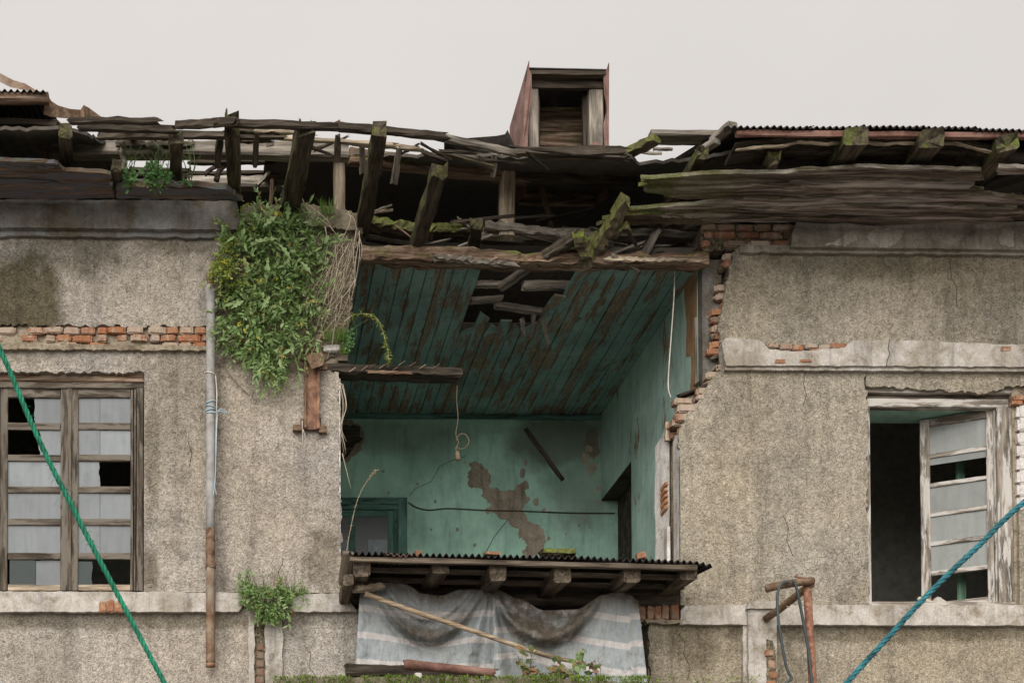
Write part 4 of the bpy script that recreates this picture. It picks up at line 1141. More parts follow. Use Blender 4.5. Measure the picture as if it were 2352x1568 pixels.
for (pts, y) in [([(1690, 344), (1750, 338), (1800, 335), (1830, 326), (1860, 327), (1900, 331), (1930, 327)], -1.2), ([(1990, 326), (2030, 331), (2060, 328), (2110, 330)], -1.2), ([(2150, 328), (2190, 328), (2225, 336), (2262, 346), (2300, 352)], -1.18)]:
    pp = [P(u, v, y) for u, v in pts]
    for a, c in zip(pp, pp[1:]):
        timber('torn_lining_edge', a, c, 0.03, 0.014, M['wood_beige'], roof, seg=3, j=.005)
        timber('torn_lining', a + Vector((0, .16, .05)), c + Vector((0, .16, .05)), 0.32, 0.02, M['wood_dark'], roof, seg=3, j=.008, roll=-.1)
# corrugated sheets on the far left, lifted and curled
corrugated('roof_sheet', eave([(-420, 204), (-100, 205), (20, 206), (106, 212)], -1.12), (0, 2.6, 0.75), M['sheet_dark'], roof, wl=0.055, amp=0.013, rows=4, rough=.02)
timber('eave_batten', P(-420, 222, -1.05), P(112, 226, -1.05), 0.08, 0.075, M['wood_brown'], roof, seg=10, j=.006)
timber('eave_batten', P(-420, 262, -.8), P(130, 285, -.8), 0.06, 0.05, M['wood_dark'], roof, seg=10, j=.008)
def flap(name, rows_, mat):
    """bent sheet: rows of points"""
    vs = [p for r_ in rows_ for p in r_]; m = len(rows_[0]); fs = []
    for i in range(len(rows_) - 1):
        for k in range(m - 1): fs.append((i * m + k, i * m + k + 1, (i + 1) * m + k + 1, (i + 1) * m + k))
    n = len(vs); vs = vs + [Vector(v) + Vector((0, .004, .004)) for v in vs]
    fs += [tuple(n + q for q in f[::-1]) for f in fs]
    return mesh_obj(name, vs, fs, mat, roof, False)
flap('curled_sheet', [[P(-60, 140, -.7), P(0, 168, -.7), P(30, 184, -.7), P(58, 192, -.72), P(84, 208, -.8), P(106, 213, -.9)], [P(-60, 175, -.75), P(0, 188, -.8), P(24, 200, -.8), P(52, 206, -.85), P(84, 217, -.9), P(112, 230, -.95)]], M['zinc_rust'])
flap('bent_sheet', [[P(104, 210, -.9), P(118, 232, -.85), P(133, 242, -.8), P(160, 250, -.7), P(185, 252, -.6), P(192, 241, -.6), P(205, 248, -.5), P(235, 270, -.4)], [P(100, 262, -.9), P(118, 268, -.85), P(133, 270, -.8), P(160, 272, -.7), P(185, 274, -.6), P(194, 272, -.6), P(208, 274, -.5), P(238, 273, -.4)]], M['rust_dark'])
# battens of the stripped skeleton
def batten(pts, h=0.05, mat='wood_dark', lift=0.0, w=0.05, **kw):
    a, c = R(*pts[0], lift), R(*pts[1], lift)
    return timber('batten', a, c, w, h, M[mat], roof, seg=7, j=kw.pop('j', .008), br0=kw.pop('br0', .05), br1=kw.pop('br1', .12), **kw)
batten([(165, 276), (352, 277)], 0.045, br1=.1)
batten([(185, 292), (398, 298)], 0.05)
batten([(230, 312), (405, 312)], 0.05)
batten([(405, 287), (525, 280)], 0.06, br0=.02)
batten([(500, 281), (800, 292)], 0.055)
batten([(405, 309), (640, 312)], 0.055)
batten([(520, 300), (640, 302)], 0.03)
batten([(540, 322), (610, 322)], 0.03)
batten([(270, 330), (420, 333)], 0.045)
batten([(440, 372), (620, 372)], 0.03); batten([(440, 398), (620, 396)], 0.025); batten([(300, 388), (420, 392)], 0.03); batten([(270, 402), (420, 404)], 0.04)
batten([(780, 290), (1010, 312)], 0.06, 'wood_dark'); batten([(1000, 313), (1195, 354)], 0.05, 'wood_gray', br1=.04)
batten([(640, 316), (890, 332)], 0.03, 'wood_beige', j=.004); batten([(820, 330), (960, 342)], 0.03, 'wood_beige')
batten([(590, 300), (705, 305)], 0.03, 'wood_beige')
batten([(1190, 348), (1425, 346)], 0.07, 'wood_dark'); batten([(1240, 356), (1420, 362)], 0.05, 'wood_dark')
# sound grey boards right of the dormer
timber('roof_board', P(1492, 310, -0.7), P(1648, 312, -0.7), 0.12, 0.05, M['wood_gray'], roof, seg=4)
timber('roof_board', P(1517, 321, -0.6), P(1660, 323, -0.6), 0.10, 0.045, M['wood_gray'], roof, seg=4)
timber('roof_board', P(1418, 362, -0.45), P(1510, 318, -0.75), 0.12, 0.06, M['wood_moss'], roof, seg=6, j=.012, br0=.04)
timber('verge_board', P(1640, 322, -1.0), P(1682, 286, -1.25), 0.10, 0.05, M['wood_gray'], roof, seg=4)
timber('verge_board', P(1605, 352, -0.9), P(1646, 322, -1.1), 0.08, 0.05, M['wood_gray'], roof, seg=4)
timber('lath', P(1500, 342, -0.3), P(1545, 342, -0.3), 0.02, 0.02, M['wood_gray'], roof); timber('lath', P(1475, 350, -0.3), P(1520, 352, -0.3), 0.02, 0.02, M['wood_gray'], roof)
# torn metal at the dormer foot
fl = [[P(1020, 322, -.45), P(1060, 318, -.45), P(1100, 315, -.42), P(1140, 312, -.4), P(1160, 308, -.4), P(1166, 298, -.4)], [P(1020, 350, -.3), P(1060, 352, -.3), P(1100, 353, -.3), P(1140, 353, -.3), P(1172, 352, -.3), P(1186, 345, -.3)]]
flap('torn_sheet', fl, M['sheet_dark'])
flap('torn_sheet', [[P(735, 292, -.9), P(760, 284, -.9), P(781, 274, -.9)], [P(735, 298, -.9), P(760, 296, -.9), P(782, 294, -.9)]], M['sheet_rust'])
# purlins and posts of the attic
timber('purlin', P(120, 347, -.3), P(800, 352, -.3), 0.14, 0.125, M['wood_gray'], roof, seg=10, j=.006, bow=.02)
timber('purlin', P(800, 360, -.05), P(1215, 408, .35), 0.14, 0.12, M['wood_brown'], roof, seg=8, j=.01)
timber('purlin', P(1150, 402, .3), P(1460, 418, .3), 0.12, 0.10, M['wood_dark'], roof, seg=8, j=.01)
timber('rear_plate', P(430, 415, 1.5), P(700, 418, 1.5), 0.14, 0.15, M['wood_gray'], roof, seg=6)
timber('post', P(779, 520, 0.02), P(779, 368, 0.02), 0.105, 0.10, M['wood_beige'], roof, j=.003)
timber('post', P(1162, 545, 0.28), P(1164, 396, 0.28), 0.145, 0.12, M['wood_beige'], roof, j=.003)
timber('brace', P(1268, 522, 0.9), P(1238, 410, 0.9), 0.04, 0.04, M['wood_brown'], roof)
timber('brace', P(622, 470, 0.1), P(625, 412, 0.1), 0.03, 0.03, M['wood_brown'], roof)
timber('brace', P(590, 425, 0.8), P(620, 395, 0.8), 0.05, 0.03, M['wood_gray'], roof)
timber('lath', P(850, 488, .2), P(900, 470, .2), 0.02, 0.015, M['wood_gray'], roof); timber('lath', P(848, 490, .25), P(902, 482, .25), 0.03, 0.025, M['wood_beige'], roof)
timber('strut', P(112, 420, 0.3), P(108, 285, -.3), 0.06, 0.05, M['wood_brown'], roof); timber('strut', P(150, 310, -.3), P(120, 278, -.6), 0.10, 0.03, M['wood_gray'], roof, br0=.1)
# crooked limbs hanging in the skeleton
def limb(pts, r, mat='wood_gray', r1=None):
    o = tube('crooked_stick', [P(u, v, y) for u, v, y in pts], r, M[mat], roof, 7, r1, 5)
    return o
limb([(290, 285, -.9), (300, 305, -.6), (312, 330, -.2), (318, 345, .1)], .045, 'wood_dark', .03)
limb([(332, 286, -.9), (345, 305, -.6), (362, 335, -.1), (372, 350, .2)], .035, 'wood_dark', .025)
limb([(335, 330, -.5), (345, 328, -.5), (360, 338, -.4), (380, 350, -.3), (405, 345, -.3), (416, 330, -.3), (414, 320, -.3)], .038, 'wood_gray', .03)
limb([(278, 322, -.6), (284, 335, -.5), (280, 352, -.45), (286, 372, -.4), (283, 390, -.4)], .030, 'wood_gray', .02)
limb([(436, 322, -.4), (443, 332, -.35), (432, 340, -.3)], .028, 'wood_gray', .02)
for (u, v) in ((506, 320), (590, 316), (776, 322), (832, 340), (918, 345), (1138, 358)):
    p = R(u, v - 6); timber('rotten_stub', p, p + Vector((jit(.03), 0.12 + abs(jit(.15)), -0.10 - abs(jit(.08)))), 0.05, 0.045, M[rnd.choice(['wood_dark', 'wood_gray', 'wood_dark'])], roof, seg=3, j=.012, br0=.03, br1=.04)
limb([(497, 415, .6), (505, 390, .6), (530, 372, .6), (555, 368, .6)], .03, 'wood_dark', .02); limb([(470, 400, .5), (490, 385, .5), (520, 378, .5)], .025, 'wood_dark', .015)

# rafter tails sticking out over the wall
def tail(u, v, ub, vb, w, h, y=-1.3, mat='wood_tail', spl=0.05, j=.008, yb=0.0, to=0.9):
    """rafter end at (u, v) in front of the wall, its foot over the wall at (ub, vb)"""
    a, c = P(u, v, y), P(ub, vb, yb)
    c = a + (c - a) * ((to - y) / (yb - y))
    return timber('rafter_tail', c, a, w, h, M[mat], roof, seg=9, j=j, br1=spl)
tail(268, 380, 270, 436, .09, .10, -.7, spl=.04)
tail(404, 318, 404, 428, .115, .12, -1.0, spl=.05, j=.014); tail(533, 283, 537, 452, .125, .13, -1.3, spl=.10, j=.012)
tail(703, 298, 664, 480, .17, .13, -1.3, spl=.12, j=.012, to=.25); tail(873, 297, 836, 512, .125, .14, -1.42, spl=.03, j=.012, to=.1)
tail(1008, 396, 958, 560, .13, .12, -1.0, spl=.10, j=.012, to=.05); tail(1096, 512, 1086, 585, .11, .10, -.2, spl=.03, j=.016, yb=.35, to=.36)
tail(1612, 352, 1568, 420, .09, .10, -1.0, spl=.06, yb=-.4); tail(1776, 362, 1752, 420, .10, .11, -1.1, spl=.08, j=.016, yb=-.6)
tail(1965, 314, 1905, 400, .20, .15, -1.34, spl=.02, yb=-.6); tail(2138, 320, 2076, 400, .20, .14, -1.32, spl=.06, j=.014, yb=-.6); tail(2312, 330, 2245, 410, .18, .13, -1.3, spl=.05, yb=-.6); tail(2480, 330, 2410, 410, .18, .13, -1.3, spl=.05, yb=-.6)
tail(150, 300, 154, 400, .11, .12, -1.0, spl=.03); tail(-20, 300, -5, 400, .11, .12, -1.0, spl=.03)
for (u, v0, v1) in [(521, 300, 256), (546, 300, 270), (690, 300, 277), (716, 300, 280)]:
    timber('splinter_spike', P(u, v0 + 12, -1.3), P(u - 1, v1, -1.32), .045, .03, M['wood_tail'], roof, seg=4, j=.004, taper=.25, br1=.03)
# wide soffit boards: warped planks with ragged ends
def plank(name, outer, inner, z, mat, th=0.035, parent=roof, ragl=0.06, tilt=0.0, n=60):
    """outer / inner edge as lists of photo points on the level z; a warped board spanned between them"""
    def edge(pl):
        pp = [atz(u, v, z) for u, v in pl]
        L_ = [0]
        for a, c in zip(pp, pp[1:]): L_.append(L_[-1] + (c - a).length)
        out = []
        for k in range(n + 1):
            s = L_[-1] * k / n
            i = min(max(q for q in range(len(L_)) if L_[q] <= s + 1e-9), len(pp) - 2)
            out.append(pp[i].lerp(pp[i + 1], (s - L_[i]) / max(1e-9, L_[i + 1] - L_[i])))
        return out
    eo, ei = edge(outer), edge(inner)
    m = 5
    org = eo[0].copy()
    vs, fs = [], []
    ends = [jit(ragl) for _ in range(m + 1)], [jit(ragl) for _ in range(m + 1)]
    for k in range(n + 1):
        for q in range(m + 1):
            t = q / m
            p = eo[k].lerp(ei[k], t)
            if k == 0: p.x += ends[0][q]
            if k == n: p.x += ends[1][q]
            p.z += tilt * (1 - t) + 0.02 * noise.noise((p.x * 1.7, p.y * 4, z)) + 0.012 * noise.noise((p.x * 6, p.y * 20, 3.0))
            if q in (0, m): p.y += 0.03 * noise.noise((p.x * 4, q + z * 9, 9.0)) + 0.012 * noise.noise((p.x * 15, q, 2.0))
            vs.append(p - org)
    N = len(vs); mm = m + 1
    vs += [v + Vector((0, 0, th)) for v in vs]
    for k in range(n):
        for q in range(m):
            a, b2, c, d = k * mm + q, (k + 1) * mm + q, (k + 1) * mm + q + 1, k * mm + q + 1
            fs += [(a, d, c, b2), (a + N, b2 + N, c + N, d + N)]
        fs += [(k * mm, (k + 1) * mm, (k + 1) * mm + N, k * mm + N), (k * mm + m, k * mm + m + N, (k + 1) * mm + m + N, (k + 1) * mm + m)]
    for k in (0, n):
        for q in range(m):
            a, d = k * mm + q, k * mm + q + 1
            fs.append((a, a + N, d + N, d) if k == 0 else (a, d, d + N, a + N))
    me = bpy.data.meshes.new(name); me.from_pydata([tuple(v) for v in vs], [], fs); me.materials.append(mat); me.update()
    o = bpy.data.objects.new(name, me); link(o, parent); o.location = org
    return o
zsR = 8.53
plank('soffit_board', [(1482, 410), (1580, 402), (1700, 395), (2000, 386), (2262, 392)], [(1476, 430), (1600, 424), (1800, 418), (2000, 412), (2250, 414)], zsR + .035, M['wood_soffit'], ragl=.05)
plank('soffit_board', [(1490, 434), (1600, 428), (1800, 422), (2000, 415), (2250, 417)], [(1545, 452), (1640, 455), (1800, 449), (2000, 443), (2232, 442)], zsR + .015, M['wood_soffit'], ragl=.12)
plank('soffit_board', [(1443, 482), (1560, 470), (1700, 460), (1850, 455), (2000, 449), (2345, 450)], [(1450, 494), (1560, 486), (1700, 478), (1850, 474), (2000, 470), (2340, 472)], zsR - .005, M['wood_soffit'], ragl=.10)
plank('soffit_board', [(1500, 494), (1700, 482), (1850, 478), (2000, 474), (2338, 475)], [(1520, 504), (1700, 496), (1850, 497), (2000, 494), (2330, 495)], zsR - .03, M['wood_soffit'], ragl=.12)
plank('soffit_board', [(1470, 506), (1700, 500), (1850, 500), (2000, 497), (2330, 498)], [(1480, 513), (1700, 512), (1850, 514), (2000, 514), (2320, 514)], zsR - .015, M['wood_soffit'], ragl=.08)
plank('soffit_board', [(1395, 500), (1480, 490), (1600, 496)], [(1380, 520), (1480, 512), (1620, 516)], zsR - .03, M['wood_moss'], n=12)
plank('soffit_board', [(2290, 388), (2700, 392)], [(2285, 400), (2700, 404)], zsR, M['wood_soffit'])
plank('soffit_board', [(2330, 452), (2700, 456)], [(2318, 508), (2700, 512)], zsR + .02, M['wood_dark'])
zsL = 8.70
plank('soffit_board', [(-420, 372), (0, 372), (60, 374), (128, 373), (150, 392), (255, 397)], [(-420, 410), (0, 410), (60, 410), (128, 412), (150, 418), (250, 420)], zsL, M['wood_soffit_l'], ragl=.02)
plank('soffit_board', [(-420, 413), (0, 413), (258, 422)], [(-420, 455), (0, 456), (262, 455)], zsL - .006, M['wood_soffit_l'], ragl=.01)
plank('soffit_board', [(272, 430), (420, 428), (520, 430), (535, 440)], [(270, 455), (400, 456), (530, 457), (558, 460)], zsL - .03, M['wood_soffit_l'], ragl=.03, th=.05)
# timber over the opening: lower plate, upper plate, splintered boards, fallen mossy rafters
def irregular(name, a, c, w, h, mat, seg=18, j=.018, **kw): return timber(name, a, c, w, h, M[mat], roof, seg=seg, j=j, **kw)
irregular('wall_plate', P(832, 586, 0.02), P(1180, 598, 0.02), .2, .12, 'wood_brown', j=.022, br0=.03, br1=.08)
irregular('wall_plate', P(1150, 600, 0.03), P(1622, 601, 0.03), .2, .09, 'wood_brown', j=.02, br0=.05, br1=.02)
irregular('splintered_board', P(1010, 590, -.1), P(1170, 606, -.1), .05, .05, 'wood_gray', j=.014, br0=.08, br1=.12, taper=.6)
irregular('splintered_board', P(1400, 594, -.1), P(1560, 597, -.1), .04, .035, 'wood_beige', j=.012, br0=.1, br1=.1, taper=.6)
irregular('upper_plate', P(840, 512, 0.1), P(985, 530, 0.1), .14, .075, 'wood_moss', br0=.04, br1=.1)
irregular('upper_plate', P(984, 526, 0.35), P(1130, 530, 0.35), .12, .085, 'wood_moss', j=.008)
irregular('upper_plate', P(1100, 538, 0.32), P(1660, 540, 0.32), .12, .075, 'wood_gray', j=.008)
irregular('splintered_board', P(1122, 518, 0.22), P(1350, 542, 0.22), .06, .075, 'wood_gray', j=.014, br0=.05, br1=.06, taper=.8)
irregular('fallen_rafter', P(1432, 470, -.5), P(1368, 572, -.1), .11, .10, 'wood_moss', seg=10, j=.02, br0=.08, br1=.10)
irregular('fallen_rafter', P(1440, 520, -.3), P(1300, 575, .0), .09, .075, 'wood_moss', seg=10, j=.02, br0=.03, br1=.14)
irregular('fallen_rafter', P(1330, 540, -.25), P(1236, 598, 0.0), .10, .085, 'wood_dark', seg=8, j=.012, br0=.03, br1=.03)
irregular('fallen_rafter', P(1328, 538, -.30), P(1352, 592, -.1), .11, .12, 'wood_moss', seg=8, j=.02, br0=.03, br1=.06)
irregular('strut', P(1510, 528, 0.2), P(1478, 588, 0.1), .09, .04, 'wood_gray', seg=4, j=.004)
irregular('strut', P(1636, 560, 0.1), P(1604, 606, 0.05), .08, .04, 'wood_gray', seg=4, j=.004)
irregular('tie_beam', P(840, 545, .3), P(1000, 575, .3), .06, .05, 'wood_dark', j=.006)
irregular('tie_beam', P(1400, 500, .1), P(1620, 520, .1), .10, .05, 'wood_dark')
for k in range(34):
    u0, v0 = rnd.uniform(840, 1620), rnd.uniform(490, 590); y0 = rnd.uniform(-.15, .6)
    a = P(u0, v0, y0); an = rnd.gauss(0, .5); L = rnd.uniform(.15, .55)
    timber('debris_lath', a, a + Vector((math.cos(an) * L, rnd.uniform(-.1, .25), math.sin(an) * L * .6)), rnd.uniform(.015, .05), rnd.uniform(.012, .03), M[rnd.choice(['wood_dark', 'wood_moss', 'wood_gray', 'wood_brown', 'wood_dark'])], roof, seg=4, j=.006, br0=.05, br1=.06, taper=rnd.uniform(.5, 1))
for k in range(11):
    u0, v0 = rnd.uniform(620, 1300), rnd.uniform(328, 372)
    a = R(u0, v0, -.05); L = rnd.uniform(.15, .5); an = rnd.gauss(0, .25)
    timber('debris_lath', a, a + Vector((math.cos(an) * L, rnd.uniform(-.1, .2), math.sin(an) * L - .05)), rnd.uniform(.015, .04), rnd.uniform(.012, .03), M[rnd.choice(['wood_dark', 'wood_tail', 'wood_dark', 'wood_dark'])], roof, seg=4, j=.007, br0=.05, br1=.08, taper=rnd.uniform(.4, 1))
# mossy soil on top of the broken left wall
b_ = MB(); b_.prism(rag([(P(u, v, -.02).x, P(u, v, -.02).z) for u, v in [(548, 500), (560, 470), (640, 472), (720, 470), (790, 480), (828, 490), (832, 540), (800, 530), (700, 515), (600, 520)]], .03, .015), -0.04, 0.45); b_.build('rotten_wall_head', M['ledge'], house)

# ------------------------------------------------------------------ dormer on the roof
dm = empty('roof_dormer', (0, 0, 0), house)
yD = 0.9
def dbar(name, u0, v0, u1, v1, y, dep, mat, **kw): return bar(name, u0, v0, u1, v1, y, dep, mat, dm, **kw)
dbar('post', 1214, 172, 1237, 380, yD, 0.10, M['wood_gray']); dbar('post', 1355, 172, 1386, 380, yD, 0.10, M['wood_gray'])
dbar('post', 1228, 200, 1240, 380, yD + .11, 0.06, M['wood_dark']); dbar('post', 1340, 200, 1354, 380, yD + .11, 0.06, M['wood_dark'])
dbar('head_beam', 1212, 161, 1394, 170, yD - .12, 0.12, M['wood_dark'], j=.004)
dbar('head_lining', 1214, 171, 1392, 200, yD - .02, 0.05, M['wood_dark'])
Dd = 0.85
def q3(name, pts, mat, th=Vector((.006, .004, 0))):
    vs = [Vector(p) for p in pts]; n = len(vs)
    fs = [tuple(range(n)), tuple(range(2 * n - 1, n - 1, -1))] + [(k, n + k, n + (k + 1) % n, (k + 1) % n) for k in range(n)]
    o = mesh_obj(name, vs + [v + th for v in vs], fs, mat, dm)
    bm_ = bmesh.new(); bm_.from_mesh(o.data); bmesh.ops.recalc_face_normals(bm_, faces=bm_.faces); bm_.to_mesh(o.data); bm_.free()
    return o
A, B_ = P(1212, 158, yD - .13), P(1208, 380, yD - .02)
xl = P(1213, 200, yD).x; xr_ = P(1390, 200, yD).x
zt = P(1213, 160, yD).z
q3('side_sheet', [(xl - .015, yD - .12, zt + .02), (xl - .02, yD + .05, roof_z(yD, xl) - .1), (xl - .04, yD + Dd, roof_z(yD + Dd, xl) - .1), (xl - .03, yD + Dd, zt - .10)], M['sheet_dormer'])
q3('side_sheet', [(xr_ + .012, yD - .10, zt + .02), (xr_ + .02, yD + .02, roof_z(yD, xr_) - .1), (xr_ + .03, yD + Dd, roof_z(yD + Dd, xr_) - .1), (xr_ + .02, yD + Dd, zt - .10)], M['sheet_dormer'])
# rusty edge trims, curled outwards at the top
q3('edge_trim', [P(1213, 153, yD - .14), P(1221, 170, yD - .13), P(1222, 230, yD - .08), P(1215, 262, yD - .05), P(1212, 340, yD - .02), P(1200, 345, yD - .02), P(1203, 250, yD - .06), P(1207, 200, yD - .1)], M['sheet_dormer'], Vector((0, .01, 0)))
q3('edge_trim', [P(1396, 152, yD - .14), P(1399, 172, yD - .13), P(1399, 380, yD - .03), P(1391, 380, yD - .03), P(1386, 285, yD - .05), P(1394, 250, yD - .05), P(1388, 215, yD - .08), P(1386, 178, yD - .1), P(1390, 165, yD - .12)], M['sheet_dormer'], Vector((0, .01, 0)))
q3('dormer_roof', [(xl - .01, yD - .05, zt - .015), (xr_ + .01, yD - .05, zt - .025), (xr_ + .01, yD + 1.3, zt - .2), (xl - .01, yD + 1.3, zt - .18)], M['sheet_dark'], Vector((0, 0, .01)))
for k in range(9):
    z0 = roof_z(yD, 0) + 0.02 + k * 0.155
    if z0 > zt - .1: break
    timber('lining_board', (xl, yD + .5 + jit(.004), z0 + .07), (xr_, yD + .5, z0 + .07), 0.02, 0.145, M['wood_brown'], dm, seg=4, j=.003)
q3('bent_tin', [P(1350, 336, -.3), P(1368, 322, -.28), P(1379, 332, -.28), P(1378, 340, -.28)], M['sheet_dormer'], Vector((0, .01, 0)))
q3('apron_flashing', [P(1186, 336, -.32), P(1420, 338, -.32), P(1424, 350, -.26), P(1184, 350, -.26)], M['sheet_dark'], Vector((0, .02, .005)))

# ================================================================== AWNING over the sheet
aw = empty('awning', (X(1200), -0.45, ZR(1330)))
tag(aw, 'small corrugated lean-to awning on timber brackets below the open room', 'awning')
yA = -0.90
fr = [P(u, v, yA) for u, v in [(803, 1270), (880, 1272), (1000, 1274), (1200, 1277), (1330, 1280), (1480, 1286), (1560, 1289), (1606, 1291), (1636, 1298)]]
corrugated('corrugated_sheet', fr, (0, 0.88, 0.10), M['sheet_dark'], aw, wl=0.056, amp=0.018, rows=4, rough=.018)
corrugated('rusty_sheet_edge', [P(u, v, yA - .02) for u, v in [(884, 1270), (905, 1274), (930, 1276), (948, 1271)]], (0, .5, .065), M['sheet_dormer'], aw, wl=.053, amp=.012, rows=3, rough=.03)
timber('front_batten', P(803, 1283, yA + .03), P(1600, 1303, yA + .03), 0.05, 0.045, M['wood_awn'], aw, seg=14, j=.004)
timber('batten', P(805, 1306, -.62), P(1590, 1326, -.62), 0.05, 0.04, M['wood_awn'], aw, seg=14, j=.004)
timber('batten', P(805, 1330, -.32), P(1570, 1346, -.32), 0.05, 0.04, M['wood_awn'], aw, seg=14, j=.004)
for i, (u, vt, vb) in enumerate([(822, 1284, 1322), (966, 1290, 1318), (1002, 1291, 1316), (1134, 1294, 1332), (1282, 1298, 1336), (1442, 1302, 1336), (1572, 1306, 1330)]):
    if i == 1: continue
    a = P(u + 10, (vt + vb) / 2, -.80); h = P(u, vt, -.8).z - P(u, vb, -.8).z
    timber('bracket_rafter', a, Vector((a.x, 0.05, a.z + 0.05)), 0.145, h, M['wood_awn'], aw, seg=5, j=.004)
timber('end_post', P(800, 1268, -.75), P(790, 1340, -.55), 0.10, 0.06, M['wood_awn'], aw, seg=4)
timber('end_rafter', P(800, 1330, -.7), P(790, 1375, -.05), 0.09, 0.10, M['wood_awn'], aw, seg=4)
b_ = MB(); b_.prism([(X(786), ZR(1396)), (X(1556, -.02), ZR(1396)), (X(1556, -.02), ZR(1320)), (X(786), ZR(1320))], -0.052, 0.3)
b_.build('lintel_board', M['wood_dark'], aw)
# things lying on the awning
tag(timber('old_board', P(1245, 1269, -.55), P(1316, 1270, -.55), 0.16, 0.05, M['wood_moss'], None, j=.008, br0=.03, br1=.03), 'short mossy board lying on the corrugated awning', 'board')
def loose(label, u0, v0, u1, v1, y, dep, mat, rot=0.0, cat='brick', name='loose_brick'):
    o = brick(None, 0, 0, 0, 1, 1, 1, mat, name=name)
    p, q = P(u0, v1, y), P(u1, v0, y)
    o.location = ((p.x + q.x) / 2, y + dep / 2, (p.z + q.z) / 2); o.scale = (q.x - p.x, dep, q.z - p.z); o.rotation_euler = (jit(.06), rot, jit(.3))
    return tag(o, label, cat)
loose('broken orange brick lump at the right end of the awning', 1548, 1207 + 0, 1588, 1232, -.3, .1, 'brick_o', -.2).location = P(1472, 1276, -.4)
lb = [o for o in C.objects if o.name.startswith('loose_brick')][-1]; lb.scale = (.085, .07, .06)
o = loose('small brown brick chip at the left of the awning', 1000, 1268, 1012, 1282, -.4, .06, 'brick_d'); o.location = P(961, 1270, -.5); o.scale = (.06, .05, .06)
o = loose('flat orange tile shard on the middle of the awning', 1000, 1268, 1012, 1282, -.4, .06, 'brick_o', cat='tile', name='tile_shard'); o.location = P(1130, 1271, -.5); o.scale = (.14, .08, .03)

